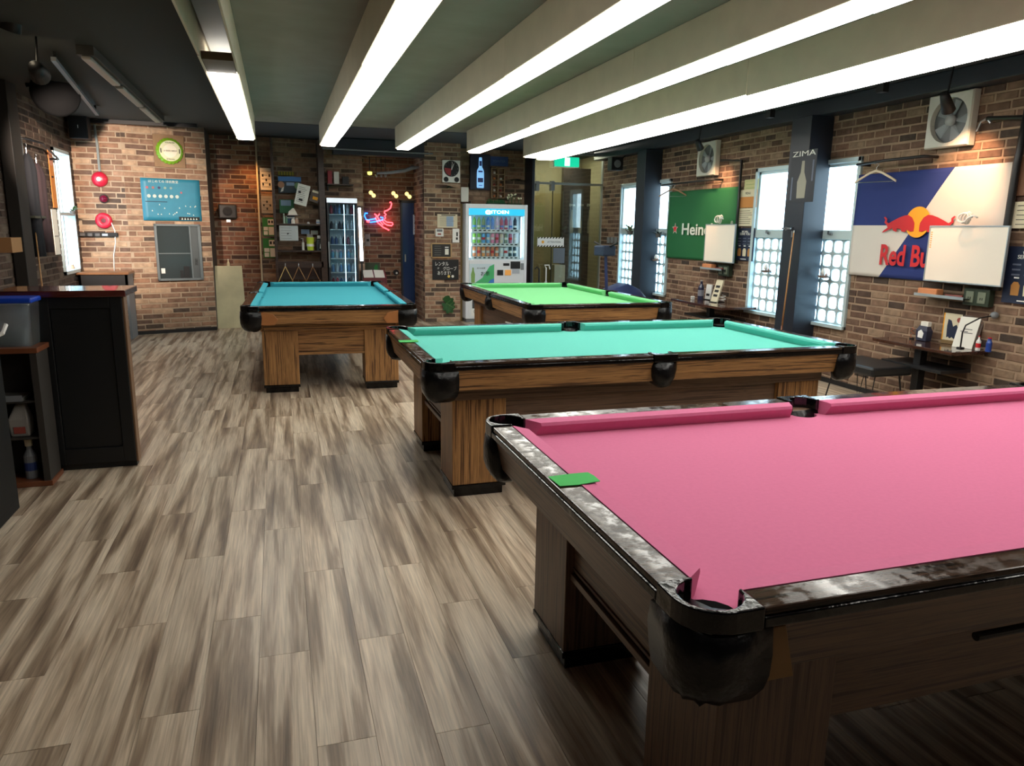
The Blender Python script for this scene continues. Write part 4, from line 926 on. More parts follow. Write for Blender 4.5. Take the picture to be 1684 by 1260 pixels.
# on top of the vending machine
tpz = vt+.001
t = thing('grass_mat', 'dark green grass trough on top of the vending machine', 'plant box', (P(820, 328, Y=12.1).x, 12.25, tpz)); B(-.16, .16, -.08, .08, 0, .03).build('trough', mat('trough_green', (20, 60, 34), .7), t)
mb = MB(); rr = random.Random(3)
for k in range(160):
    x, y = rr.uniform(-.15, .15), rr.uniform(-.07, .07); hh = rr.uniform(.04, .08); mb.add([(x-.004, y, .03), (x+.004, y, .03), (x+rr.uniform(-.01, .01), y+rr.uniform(-.01, .01), .03+hh)], [(0, 1, 2)])
tag(mb.build('grass_blades', mat('grass_green', (24, 96, 44), .7), t), kind='stuff')
t = thing('flower_arrangement', 'white flower arrangement with upright stems on the vending machine', 'flowers', (P(848, 330, Y=12.1).x, 12.2, tpz)); B(-.12, .12, -.06, .06, 0, .03).build('base', mat('moss', (50, 60, 34), .8), t)
for k in range(16):
    x, y, hh = rr.uniform(-.11, .11), rr.uniform(-.05, .05), rr.uniform(.08, .17); g_ = MB().tube([(x, y, .03), (x*1.05, y, hh)], .003, 5).build('stem', LEAF, t); MB().lathe([(.001, 0), (.014, .008), (.012, .024), (.001, .03)], (x*1.05, y, hh), 8).build('flower', mat('flower_cream', (240, 236, 200), .6), g_)
# alcove: lit bottle sign, blue sign, shelf of pots
c_, w, h = size(WH, 772, 254, 805, 313, .03)
t = thing('bottle_sign', 'dark board with a glowing blue-white bottle above the vending machine', 'sign', c_, 0)
B(-w/2, w/2, -.05, 0, -h/2, h/2).build('board', mat('sign_board', (30, 36, 58), .5), t, .004)
bp_ = [(-.05, -.25), (.05, -.25), (.06, -.24), (.06, -.02), (.055, .03), (.028, .08), (.024, .21), (.02, .235), (-.02, .235), (-.024, .21), (-.028, .08), (-.055, .03), (-.06, -.02), (-.06, -.24)]
sc_ = h/.56
bo = MB().prism([(x*sc_, z*sc_) for x, z in bp_], 0, .012, f=lambda a, b, c: (a, -.051-c, b)).build('lit_bottle', mat('glow_blue', (150, 190, 230), .4, emit=1.0, ecol=(120, 175, 225)), t)
MB().box(-.02*sc_, .02*sc_, -.066, -.063, .1*sc_, .18*sc_).box(-.045*sc_, .045*sc_, -.066, -.063, -.16*sc_, -.09*sc_).box(-.035*sc_, .035*sc_, -.066, -.063, .0, .025*sc_).box(-.03*sc_, .03*sc_, -.066, -.063, -.215*sc_, -.205*sc_).build('label_print', mat('sign_blue_dark', (30, 50, 110), .4, emit=.15), bo)
o, w, h = flat(WH, 'wall_sign', 'small blue sign with faint lettering right of the glowing bottle', 'sign', (806, 257, 835, 274), mat('blue_sign', (40, 70, 130), .4), th=.02); text('POINTER', mat('faint_ink', (90, 120, 170), .5), o, (0, -.0215, 0), 0, w=.7*w)
c_, w, h = size(WH, 806.5, 277, 827, 326, .03)
t = thing('cubby_shelf', 'tan wooden cubby shelf with small compartments above the vending machine', 'shelf', c_, 0); WDT = mat('cubby_wood', (150, 120, 84), .6)
mb = MB()
for i in range(3): mb.box(-w/2+i*w/2-.008, -w/2+i*w/2+.008, -.09, 0, -h/2, h/2)
for j in range(6): mb.box(-w/2, w/2, -.09, 0, -h/2+j*h/5-.006, -h/2+j*h/5+.006)
mb.build('grid', WDT, t); rr = random.Random(8)
for i in range(2):
    for j in range(5):
        if (i, j) in ((1, 4),): continue
        bl = MB().lathe([(.001, 0), (.018, .004), (.024, .02), (.018, .034), (.001, .038)], (c_.x-w/4+i*w/2, c_.y-.05, c_.z-h/2+j*h/5+.007), 10).build('billiard_ball', [mat('ball_orange', (200, 120, 60), .3), mat('ball_white', (220, 216, 204), .3), mat('ball_red', (150, 60, 50), .3)][(i+j) % 3], smooth=True)
        tag(bl, '%s ball in the %s compartment from the bottom, %s column of the cubby shelf' % (['orange', 'white', 'red'][(i+j) % 3], words(j), ['left', 'right'][i]), 'ball', 'balls in the cubby shelf')
plant('dark hanging greenery on the alcove wall above the vending machine', WH.hit(850, 300, .1), 26, .2, mat('shade_leaf', (52, 60, 44), .7), pot=False, name='hanging_greenery', seed=12, up=-.2)
B(-.02, .02, -.06, 0, -1.0, .93).build('tan_post', mat('post_tan', (150, 124, 72), .5), loc=(2.9, 12.2, 1.0)); tag(bpy.data.objects['tan_post'], 'tan wooden post between the brick pillar and the vending machine', 'post')
o, w, h = flat(WG, 'junction_box', 'pale grey panel at the top of the tan post', 'panel', (758, 308, 770, 332), mat('panel_grey', (190, 190, 184), .5), th=.02, off=.1)

# ---- pillar notices
c_, w, h = size(WG, 727, 263, 756, 301, .02)
t = thing('wall_clock', 'white square wall clock with black dial and a red sector on the pillar', 'clock', c_, 0)
B(-w/2, w/2, -.03, 0, -h/2, h/2).build('case', WHITE, t, .006); r_ = w*.42; cz_ = h*.12
f_ = MB().lathe([(.001, -.036), (r_, -.036), (r_*1.03, -.03)], (0, 0, cz_), 32, 'y').build('dial', INK, t)
MB().prism([(0, 0)]+arc(0, 0, r_*.92, 175, 262, 8), 0, .001, f=lambda a, b, c: (a, -.0365-c, b+cz_)).build('red_sector', mat('clock_red', (150, 34, 40), .5), f_)
MB().prism([(-.006, -.02), (.006, -.02), (r_*.35, r_*.62), (r_*.3, r_*.66)], 0, .001, f=lambda a, b, c: (a, -.039-c, b+cz_)).prism([(-.003, 0), (.003, 0), (r_*.14, r_*.85), (r_*.1, r_*.86)], 0, .001, f=lambda a, b, c: (a, -.041-c, b+cz_)).build('hands', WHITE, f_)
mb = MB()
for k in range(12):
    a = 2*PI*k/12; mb.box(math.cos(a)*r_*.86-.004, math.cos(a)*r_*.86+.004, -.0375, -.0365, cz_+math.sin(a)*r_*.86-.006, cz_+math.sin(a)*r_*.86+.006)
mb.build('hour_marks', GREY, f_)
for s_ in (-1, 1): MB().lathe([(.001, -.036), (w*.13, -.036), (w*.14, -.03)], (s_*w*.3, 0, -h*.36), 18, 'y').build('small_dial', INK, t)
o, w, h = flat(WG, 'notice', 'cream printed notice on the pillar below the clock', 'notice', (719, 352, 752, 375), CREAM); decal(o, mat('pale_blue_ink', (150, 176, 206), .7), rectpts(-.05, .3, -.4, .35), w, h); fine_lines(o, w, h, 5, mat('grey_ink', (120, 120, 116), .7), z0=-.3, z1=.3, y=-.0105); decal(o, INK, rectpts(-.3, .4, .4, .46), w, h)
o, w, h = flat(WG, 'thermostat', 'small cream wall controller below the printed notice', 'controller', (716, 376, 729, 389), WHITE, th=.02); decal(o, GREY, rectpts(-.35, .35, .1, .4), w, h, y=-.0205); decal(o, mat('dull_red', (150, 70, 60), .6), rectpts(-.25, .2, -.3, -.1), w, h, y=-.0205)
o, w, h = flat(WG, 'switch_plate', 'tall white switch plate at the right edge of the pillar', 'switch', (744, 376, 755, 399), WHITE, th=.014); decal(o, INK, rectpts(.05, .28, -.05, .25), w, h, y=-.0145); decal(o, INK, rectpts(.0, .28, -.3, -.12), w, h, y=-.0145)
plant('dark fern-like foliage hung on the pillar under the clock', WG.hit(738, 312, .05), 22, .2, mat('fern_dark', (44, 54, 40), .7), pot=False, name='hanging_fern', seed=21, up=-.25)
c_, w, h = size(WG, 709, 400, 742, 424, .02)
t = thing('framed_menu', 'blackboard menu in a pale wooden frame on the pillar', 'frame', c_, 0); B(-w/2+.01, w/2-.01, -.015, 0, -h/2+.01, h/2-.01).build('blackboard', mat('slate_black', (36, 36, 36), .6), t)
MB().box(-w/2, w/2, -.022, 0, h/2-.014, h/2).box(-w/2, w/2, -.022, 0, -h/2, -h/2+.014).box(-w/2, -w/2+.014, -.022, 0, -h/2, h/2).box(w/2-.014, w/2, -.022, 0, -h/2, h/2).build('frame', mat('frame_pine', (186, 152, 100), .5), t)
MB().box(.18*w, .36*w, -.0165, -.015, -.28*h, .12*h).build('price_card', PAPER, t); fine_lines(t, w, h, 5, mat('grey_ink', (120, 120, 116), .7), x0=-.35, x1=.08, z0=-.3, z1=.3, y=-.0155); MB().box(.18*w, .36*w, -.0165, -.015, .2*h, .26*h).build('chalk_line', WINK, t)
o, w, h = flat(WG, 'blackboard', 'black board with white hand-painted Japanese lettering about rental gloves', 'sign', (711, 427, 754, 460), INK, th=.012, bevel=.002)
text('レンタル', WINK, o, (-.14*w, -.0135, .30*h), 0, w=.5*w, h=.2*h); text('グローブ', WINK, o, (.16*w, -.0135, .06*h), 0, w=.52*w, h=.2*h); text('が', WINK, o, (-.28*w, -.0135, .08*h), 0, w=.07*w)
text('あります!', WINK, o, (-.06*w, -.0135, -.16*h), 0, w=.5*w, h=.19*h)
for dx_, m_ in ((.12, mat('doodle_yellow', (226, 190, 90), .6)), (.27, WINK)): MB().lathe([(.022, 0), (.022, .001)], (dx_*w, -.0135, -.33*h), 14, 'y').build('doodle', m_, o)
def monstera(label, c, s, m, rz=0):
    t = thing('monstera_leaf', label, 'leaf', c, rz); pts = []
    n = 28
    for k in range(n):
        a = 2*PI*k/n+PI/2; r = s*(.85+.15*math.cos(2*(a-.7))); 
        if k % 3 == 1 and 3 < k < n-3: r *= .78
        if k in (0,): r *= .35
        pts.append((math.cos(a)*r, math.sin(a)*r))
    MB().prism(pts, 0, .004, f=lambda a, b, c_: (a, -.02-c_-.02*abs(a)/s, b)).build('blade', m, t)
    mb = MB().tube([(0, -.028, s*.3), (0, -.028, -s*.8)], .004, 5)
    for k in (-1, 1):
        for q_ in (.3, -.1, -.5): mb.tube([(0, -.028, s*q_), (k*s*.6, -.045, s*(q_-.25))], .0025, 5)
    mb.build('veins', mat('vein_green', (90, 130, 70), .5), t); return t
t = monstera('green monstera leaf fixed low on the brick pillar', WG.hit(737, 501, .012), .155, mat('monstera_green', (28, 78, 34), .4)); t.rotation_euler = (0, R(-60), 0)

# ---- glass entrance door
t = thing('door_1', 'glass entrance door with dark frame beside the vending machine', None, (4.2, 12.36, 0)); t['kind'] = 'structure'
dw = 1.36; FRM = mat('door_frame_grey', (150, 156, 152), .35, metal=.5)
MB().box(0, .035, -.04, .04, 0, 2.84).box(dw-.07, dw-.03, -.04, .04, 0, 2.84).box(0, dw-.03, -.04, .04, 2.80, 2.84).box(0, dw-.03, -.045, .045, 2.30, 2.335).build('frame', FRM, t)
sx_ = P(907, 400, Y=12.36).x-4.2
for a, b in ((.04, sx_-.004), (sx_+.004, dw-.075)):
    l = B(a, b, -.005, .005, .02, 2.295).build('glass_leaf', glass('door_glass', (226, 230, 220), .1), t)
    MB().box(a, b, -.014, .014, .0, .02).build('bottom_rail', mat('brass_dark', (110, 100, 74), .4), l)
B(sx_-.004, sx_+.004, -.01, .01, .02, 2.3).build('centre_joint', INK, t)
B(.04, dw-.075, -.004, .004, 2.34, 2.8).build('transom_glass', M['door_glass'], t)
pl_, w, h = size(DW, 912, 408, 930, 433); B(-w/2, w/2, -.02, -.006, -h/2, h/2).build('pull_plate', mat('pull_grey', (120, 126, 134), .25, metal=.3), t, loc=(pl_.x-4.2, 0, pl_.z))
for x_ in (880, 905): pl_ = P(x_+3, 305, Y=12.36); B(-.03, .03, -.05, .05, -.09, .07).build('door_closer', mat('closer_grey', (120, 124, 126), .4), t, loc=(pl_.x-4.2, 0, pl_.z))
o, w, h = flat(DW, 'attention_sign', 'white attention sign with black hazard stripes on the glass door', 'sign', (884, 390, 927, 406), WHITE, th=.003, off=-.04)
text('ATTENTION', INK, o, (.12*w, -.0045, 0), 0, w=.5*w); MB().lathe([(.025, 0), (.025, .001)], (-.3*w, -.0045, 0), 16, 'y').build('warning_dot', YEL, o)
for zz in (-.5, .5):
    for k in range(9):
        x = -.5+k/9; s_ = .36 if zz > 0 else -.5
        decal(o, INK, [(x, s_), (x+.055, s_), (x+.085, s_+.14), (x+.03, s_+.14)], w, h, y=-.0035, name='hazard_stripe')
# vestibule content
vd = struct('door_2', B(P(925, 300, Y=13.2).x, P(985, 300, Y=13.2).x, 13.15, 13.25, 0, 2.65), mat('vestibule_door', (52, 44, 40), .35), 'dark inner door behind the glass entrance')
for i, px in enumerate((940, 954, 969)):
    o, w, h = flat(Plane((0, 13.15), 0), 'poster', 'dark bottle poster, %s from the left of three behind the glass door' % words(i), 'poster', (px-5.5, 334, px+5.5, 388), mat('black_paper', (30, 34, 44), .5), th=.004, off=.002, group='bottle posters behind the glass door')
    text('ZIMA', WINK, o, (0, -.0055, .44*h), 0, w=.8*w, h=.07*h); decal(o, M['bottle_print'], [(-.2, -.42), (.2, -.42), (.22, -.1), (.09, .08), (.07, .3), (-.07, .3), (-.09, .08), (-.22, -.1)], w, h, y=-.0045)
struct('trim_4', B(P(925, 300, Y=13.4).x-.9, P(925, 300, Y=13.4).x-.02, 13.3, 13.36, .0, 2.2), mat('vest_olive', (140, 126, 84), .6), 'olive wall panel behind the glass door')
o = flat(Plane((0, 13.3), 0), 'white_bin', 'white box seen low behind the glass door', 'box', (906, 435, 922, 476), WHITE, th=.2, off=0)[0]
c_ = P(886, 470, Y=12.2); t = thing('umbrella', 'black umbrella with curved handle hooked beside the glass door', 'umbrella', (c_.x, 12.2, .0)); MB().tube([(0, 0, .3), (0, 0, .78), (.0, 0, .86), (-.04, 0, .9), (-.08, 0, .86)], .014, 8).build('handle', BLACK, t); MB().lathe([(.006, .02), (.03, .12), (.045, .6), (.012, .66)], (0, 0, 0), 10).build('folded_canopy', BLACK, t)
t = thing('umbrella', 'pale umbrella with white curved handle right of the black one', 'umbrella', (c_.x+.13, 12.2, .0)); MB().tube([(0, 0, .3), (0, 0, .8), (.0, 0, .88), (-.03, 0, .93), (.05, 0, .93), (.07, 0, .86)], .012, 8).build('handle', WHITE, t); MB().lathe([(.006, .02), (.03, .12), (.045, .6), (.012, .66)], (0, 0, 0), 10).build('folded_canopy', mat('clear_vinyl', (190, 196, 200), .3), t)
t = thing('umbrella_stand', 'low dark stand holding the two umbrellas', 'stand', (c_.x+.06, 12.2, 0)); MB().box(-.13, .14, -.08, -.07, .0, .25).box(-.13, .14, .07, .08, 0, .25).box(-.14, -.13, -.08, .08, 0, .25).box(.14, .15, -.08, .08, 0, .25).build('rack', BLACK, t); B(-.13, .14, -.07, .07, 0, .015).build('base', BLACK, t)
# exit sign
c_, w, h = size(DW, 912, 258, 951, 275, .05); t = thing('exit_sign', 'glowing green exit sign above the glass door', 'sign', c_, 0)
B(-w/2, w/2, -.04, 0, -h/2, h/2).build('light_box', mat('exit_green', (30, 190, 150), .4, emit=1.3, ecol=(20, 185, 140)), t, .004); B(-w/2-.01, w/2+.01, .0, .04, -h/2-.01, h/2+.01).build('housing', WHITE, t); B(-.045, .045, -.0425, -.04, -h*.44, h*.44).build('pictogram_door', mat('exit_white', (235, 255, 250), .4, emit=2.2), t)
MB().tube([(0, .02, h/2), (0, .02, CZ-c_.z-.01)], .012, 8).build('stem', STEEL, t)
# projector-like speaker in the far corner
sp_ = P(1012, 270, X=5.2); t = thing('speaker', 'black box speaker high in the far right corner', 'speaker', sp_); B(-.1, .1, -.08, .08, -.1, .1).build('case', BLACK, t, .008); MB().lathe([(.06, -.082), (.03, -.086), (.001, -.084)], (0, 0, 0), 16, 'y').build('cone', GREY, t); MB().tube([(0, .05, 0), (.15, .05, .1), (.25, .05, .2)], .01, 6).build('arm', BLACK, t)
# notice squares on the bricks right of the door
for i, px in enumerate((1001, 1007, 1013)):
    flat(RW, 'switch_plate', 'small dark switch, %s of three right of the glass door' % words(i), 'switch', (px-2, 390, px+2, 400), GREY, th=.01)
# ---- passage: fridge, light tube, neon, door, lamps
FY = 12.15; fx0, fx1 = P(537, 330, Y=FY).x, P(587, 334, Y=FY).x; fz1 = P(560, 326, Y=FY).z; oxf = (fx0+fx1)/2
t = thing('display_fridge', 'tall glass-door display fridge with lit shelves beside the passage', 'fridge', (oxf, FY, 0)); fw = (fx1-fx0)/2
FB = mat('fridge_black', (34, 36, 42), .4); FI = mat('fridge_inner', (200, 214, 224), .4)
MB().box(-fw, -fw+.03, 0, .4, 0, fz1).box(fw-.03, fw, 0, .4, 0, fz1).box(-fw, fw, 0, .4, fz1-.08, fz1).box(-fw, fw, 0, .4, 0, .3).box(-fw, fw, .33, .345, .3, fz1-.08).build('cabinet', FB, t)
B(-fw+.03, fw-.03, .31, .329, .3, fz1-.08).build('back_panel', FI, t)
B(-fw, fw, -.02, -.001, fz1-.07, fz1).build('top_strip', mat('strip_lit', (220, 230, 236), .4, emit=.8), t)
for k in (0, 1): MB().tube([((fw-.05 if k else .03), .02, .32), ((fw-.05 if k else .03), .02, fz1-.1)], .005, 8).build('light_strip', mat('led_white', (230, 245, 255), .4, emit=5, ecol=(200, 235, 255)), t)
fz = lambda py: P(560, py, Y=FY).z
rr = random.Random(11); FC = [(150, 60, 80), (60, 80, 120), (90, 130, 170), (40, 44, 60), (170, 180, 190), (120, 50, 70)]; fn = ['crimson', 'blue', 'pale blue', 'black', 'silver', 'dark red']
for k, py in enumerate((352, 377, 402, 425, 448, 470)):
    z = fz(py)
    B(-fw+.032, fw-.032, .03, .3, z-.012, z).build('shelf', mat('shelf_white', (200, 210, 216), .4), t)
    for i in range(6):
        c = rr.randrange(6) if k in (1, 2) else (i+k) % 6
        if k in (3, 4): c = 4 if i % 2 else 2
        h_ = .13 if k else .15
        b = bottle('fridge_bottle', '%s bottle, %s from the left on the %s shelf of the display fridge' % (fn[c], words(i), words(k)), 'bottle', (oxf-fw+.075+i*(2*fw-.15)/5, FY+.16, z+.0005), .026, h_, mat('fb_%d' % c, FC[c], .3), neck=.45, group='bottles in the display fridge')
B(-fw+.02, fw-.02, -.012, -.008, .3, fz1-.08).build('glass_door', M['case_glass'], t)
MB().box(-fw, -fw+.022, -.02, -.004, .28, fz1-.075).box(fw-.022, fw, -.02, -.004, .28, fz1-.075).build('door_frame', FB, t)
B(-fw, -fw+.02, -.05, -.02, .9, 1.3).build('door_handle', STEEL, t)
# shelf above the fridge
ts = thing('high_shelf', 'dark shelf above the display fridge', 'shelf', (oxf, FY+.18, P(560, 303, Y=FY+.1).z)); B(-fw+.02, fw-.04, -.15, .15, -.015, 0).build('board', DWOOD, ts); B(-.2, -.18, .0, .15, -.1, -.015).build('bracket', BLACK, ts)
for i, (dx, w_, h_, m_, lab) in enumerate(((-.16, .07, .2, mat('red_box', (150, 40, 50), .5), 'red'), (-.06, .08, .19, PAPER, 'white'), (.08, .1, .12, BLACK, 'black'))):
    p_ = ts.location; o = B(-w_/2, w_/2, -.05, .05, 0, h_).build('storage_box', m_, loc=(p_.x+dx, p_.y, p_.z+.001), bevel=.004); tag(o, lab+' box on the dark shelf above the display fridge', 'box')
# light tube
a, b = P(591, 342, Y=12.12), P(595, 429, Y=12.12)
t = thing('light_tube', 'upright glowing white light tube beside the display fridge', 'light', b); MB().tube([(0, 0, 0), (a.x-b.x, 0, a.z-b.z)], [.026, .020], 12).build('tube', mat('tube_glow', (240, 250, 255), .4, emit=8, ecol=(225, 242, 255)), t, smooth=True); MB().box(-.02, .02, -.02, .02, -.04, -.0).build('lower_cap', BLACK, t); MB().box(-.015, .015, -.02, .02, 0, .03).build('upper_cap', BLACK, t, loc=(a.x-b.x, 0, a.z-b.z))
tag(B(-.012, .012, -.02, .02, 0, b.z-.04).build('tube_stand', BLACK, loc=(b.x, b.y, 0)), 'thin black stand under the glowing tube', 'stand')
# neon
def npt(x, y): q = P(530+x/6, 270+y/6, Y=12.93); return q
t = thing('neon_sign', 'neon sign of a red face profile and hand with a blue cigarette holder', 'neon sign', npt(560, 520)); o_ = t.location
NR = mat('neon_red', (255, 120, 120), .4, emit=5, ecol=(255, 70, 80)); NBL = mat('neon_blue', (90, 150, 255), .4, emit=5, ecol=(40, 110, 255))
def neon(pts, m_, nm): MB().tube([npt(*p)-o_ for p in pts], .011, 8).build(nm, m_, t, smooth=True)
neon([(664, 380), (676, 374), (684, 392), (672, 435), (645, 455), (616, 465), (612, 482), (630, 496), (616, 512), (624, 530), (610, 552), (636, 572), (692, 578), (697, 592), (684, 608), (640, 602), (608, 580), (590, 552)], NR, 'face_tube')
neon([(515, 490), (535, 508), (528, 530), (548, 578), (600, 622), (660, 652)], NR, 'hand_tube'); neon([(566, 490), (546, 518), (562, 556), (600, 600)], NR, 'hand_tube'); neon([(530, 500), (560, 545)], NR, 'hand_tube')
neon([(448, 486), (424, 484), (416, 508), (432, 545), (452, 552), (526, 538)], NBL, 'holder_tube'); neon([(470, 574), (530, 566), (596, 548), (600, 528), (572, 524)], NBL, 'holder_tube'); neon([(436, 556), (466, 560), (462, 572), (438, 568)], NR, 'ember_tube')
MB().box(-.01, .01, 0, .06, -.01, .01).build('bracket', BLACK, t)
# door
dx0_, dx1_ = P(658, 330, Y=12.96).x, 2.262; dz_ = P(675, 330, Y=12.96).z
t = thing('door_3', 'dark blue glossy door at the end of the passage', None, ((dx0_+dx1_)/2, 12.97, 0)); t['kind'] = 'structure'; dh = (dx1_-dx0_)/2
B(-dh+.03, dh-.005, -.02, .02, 0, dz_-.04).build('door_leaf', mat('door_blue', (40, 66, 112), .18, coat=.3), t, .003); MB().box(-dh, -dh+.03, -.03, .02, 0, dz_).box(-dh, dh, -.03, .02, dz_-.04, dz_).build('door_frame', mat('door_navy', (24, 30, 42), .4), t); B(-dh+.06, -dh+.08, -.05, -.02, .95, 1.08).build('door_handle', STEEL, t)
o, w, h = flat(Plane((0, 12.945), 0), 'notice', 'pale notice on the dark blue door', 'notice', (679, 353, 694, 386), mat('bluish_paper', (196, 212, 232), .6), off=.001, th=.002); fine_lines(o, w, h, 6, GREY, y=-.003)
# globes
for i, (px, py, lab) in enumerate(((612, 319, 'left pair of small glass bulbs above the neon sign'), (649, 320, 'middle pair of small glass bulbs above the neon sign'), (671, 321, 'right pair of small glass bulbs above the blue door'))):
    t = thing('bulb_pair', lab, 'lights', P(px, py, Y=12.7))
    for dx, dz in ((-.02, .02), (.025, -.025)): MB().lathe([(.001, -.035), (.025, -.025), (.036, 0), (.025, .025), (.001, .035)], (dx, 0, dz), 12).build('bulb', mat('bulb_glow', (255, 232, 160), .3, emit=1.6, ecol=(255, 225, 140)), t, smooth=True)
    MB().tube([(0, 0, 0), (0, .1, .06), (0, .24, .06)], .006, 6).build('arm', BLACK, t)
t = thing('ceiling_spot', 'yellow-lit small lamp on the track in the passage', 'light', P(608, 285, Y=12.6)); MB().lathe([(.001, -.03), (.035, -.02), (.04, .02), (.001, .03)], (0, 0, 0), 12).build('lamp_head', mat('yellow_glow', (240, 240, 110), .4, emit=2.2), t, smooth=True); MB().tube([(0, 0, .02), (0, 0, CZ-t.location.z-.01)], .007, 6).build('stem', BLACK, t)
for i, px in enumerate((619, 627, 634)):
    t = thing('ceiling_spot', 'small chrome lamp, %s of three on the track in the passage' % words(i), 'light', P(px, 289, Y=12.6)); MB().lathe([(.001, -.03), (.022, -.02), (.026, .02), (.001, .03)], (0, 0, 0), 12).build('lamp_head', STEEL, t, smooth=True); MB().tube([(0, 0, .02), (0, 0, CZ-t.location.z-.01)], .005, 6).build('stem', BLACK, t)
tag(MB().tube([P(620, 285, Y=12.5), P(640, 284, Y=12.5), P(665, 281, Y=12.5), P(678, 276, Y=12.5), P(690, 275, Y=12.5)], [.02, .024, .028, .034, .02], 10).build('duct_pipe', mat('duct_grey', (150, 152, 158), .4), smooth=True), 'pale grey bent duct pipe under the passage ceiling', 'pipe')
tag(MB().tube([P(530, 244, Y=11.98), P(712, 253, Y=11.98)], .012, 8).build('conduit_pipe', GREY), 'thin grey conduit along the beam above the passage', 'pipe')
# reading box with papers
zz = P(615, 455, Y=12.3).z; t = thing('display_box', 'dark red display box with open white sheets beside the fridge', 'box', (P(615, 450, Y=12.3).x, 12.35, 0))
MB().hexa([(-.2, -.12, 0), (.2, -.12, 0), (.2, .12, 0), (-.2, .12, 0), (-.2, -.12, zz-.02), (.2, -.12, zz-.02), (.2, .12, zz+.1), (-.2, .12, zz+.1)]).build('case', mat('maroon', (90, 24, 34), .5), t, .005)
for s_ in (-1, 1): MB().hexa([(s_*.01, -.11, zz-.012), (s_*.17, -.11, zz-.012), (s_*.17, .1, zz+.092), (s_*.01, .1, zz+.092), (s_*.01, -.11, zz-.002), (s_*.17, -.11, zz-.009), (s_*.17, .1, zz+.096), (s_*.01, .1, zz+.102)]).build('sheet', PAPER, t)
o, w, h = flat(WE, 'poster', 'greenish faded poster on the wall under the neon sign', 'poster', (600, 432, 625, 452), mat('faded_green', (70, 80, 60), .7)); decal(o, GRN, [(.1, -.3), (.35, -.3), (.35, .3), (.2, .35), (.1, .1)], w, h)
o, w, h = flat(WE, 'poster', 'pale round-cornered sheet on the wall right of the glowing tube', 'poster', (600, 385, 609, 405), mat('dim_paper', (150, 140, 136), .7)); decal(o, INK, rectpts(-.2, .3, -.1, .1), w, h)
t = thing('small_clock', 'small black and white round gadget on the wall left of the blue door', 'gadget', WE.hit(651, 448, .02)); MB().lathe([(.05, -.03), (.05, 0)], (0, 0, 0), 16, 'y').build('case', INK, t); MB().lathe([(.018, -.001), (.018, 0)], (.01, -.032, -.01), 12, 'y').build('face', WHITE, t)

# ---- poster rack
RY = 12.12; rz = lambda py: P(490, py, Y=RY).z; rx = lambda px, py=380: P(px, py, Y=RY).x
t = thing('wall_rack', 'tall dark rack with shelves holding papers behind the blue table', 'rack', (rx(496), RY, 0)); ro = t.location.x
x0, x1 = rx(455)-ro, rx(530)-ro
zt = rz(228)
for nm, (a, b) in (('post', (x0-.04, x0)), ('post', (x1-.03, x1+.06))): B(a, b, 0, .36, 0, min(zt, CZ-.01)).build(nm, DWOOD, t, .004)
shelf_py = (368, 412)
for py in shelf_py: B(x0, x1, 0, .36, rz(py)-.025, rz(py)).build('shelf', DWOOD, t, .003)
B(x0, x1, .0, .36, rz(470)-.2, rz(470)-.17).build('shelf', DWOOD, t); B(x0, x1, .0, .02, rz(440), rz(430)).build('rail', DWOOD, t); B(x0, x1, .3, .32, rz(462), rz(435)).build('back_board', mat('rack_board', (70, 54, 50), .6), t)
RP = Plane((0, RY+.3), 0); RF = Plane((0, RY), 0)
o, w, h = flat(RP, 'poster', 'dark poster with a blue banner and figures, top left of the rack', 'poster', (457, 290, 496, 318), mat('dusk_paper', (60, 74, 84), .6)); decal(o, BLU, rectpts(-.5, .5, .22, .5), w, h); MB().lathe([(.05, 0), (.05, .001)], (-.38*w, -.0105, .0), 16, 'y').build('face_print', mat('skin_print', (190, 140, 110), .6), o); decal(o, mat('pale_blue_ink', (150, 176, 206), .7), rectpts(-.15, .2, -.05, .15), w, h); MB().lathe([(.05, 0), (.05, .001)], (.33*w, -.0105, -.05*h), 16, 'y').build('green_print', mat('sage', (110, 150, 110), .6), o); decal(o, WINK, [(-.42, -.45), (-.3, -.4), (-.25, -.1), (-.35, -.2)], w, h)
o, w, h = flat(RP, 'poster', 'row of small yellow and green flags above the blue-banner poster', 'bunting', (457, 282, 484, 289), mat('bunting_green', (90, 96, 40), .7)); 
for k in range(6): decal(o, mat('bunting_yellow', (150, 136, 40), .7), rectpts(-.48+k*.17, -.4+k*.17, -.5, .5), w, h)
o, w, h = flat(RF, 'newspaper', 'tilted white printed newspaper sheet hanging on the rack', 'newspaper', (486, 303, 508, 338), PAPER, off=-.02, tilt=R(14)); fine_lines(o, w, h, 9, mat('grey_ink', (120, 120, 116), .7)); decal(o, INK, rectpts(-.35, -.15, .05, .15), w, h); decal(o, INK, rectpts(-.2, .1, -.3, -.2), w, h)
o, w, h = flat(RF, 'magazine', 'tilted dark magazine with orange picture, right of the white sheet', 'magazine', (510, 312, 526, 333), mat('mag_dark', (70, 54, 44), .4), off=-.05, tilt=R(16)); decal(o, CREAM, rectpts(-.4, .3, .25, .42), w, h); decal(o, YEL, rectpts(-.2, .35, -.3, -.05), w, h)
o, w, h = flat(RP, 'poster', 'green sheet with pale blue label, left on the upper rack shelf', 'poster', (459, 328, 484, 351), mat('green_sheet', (64, 120, 84), .7)); decal(o, mat('pale_blue_ink', (150, 176, 206), .7), rectpts(-.4, .3, .05, .45), w, h)
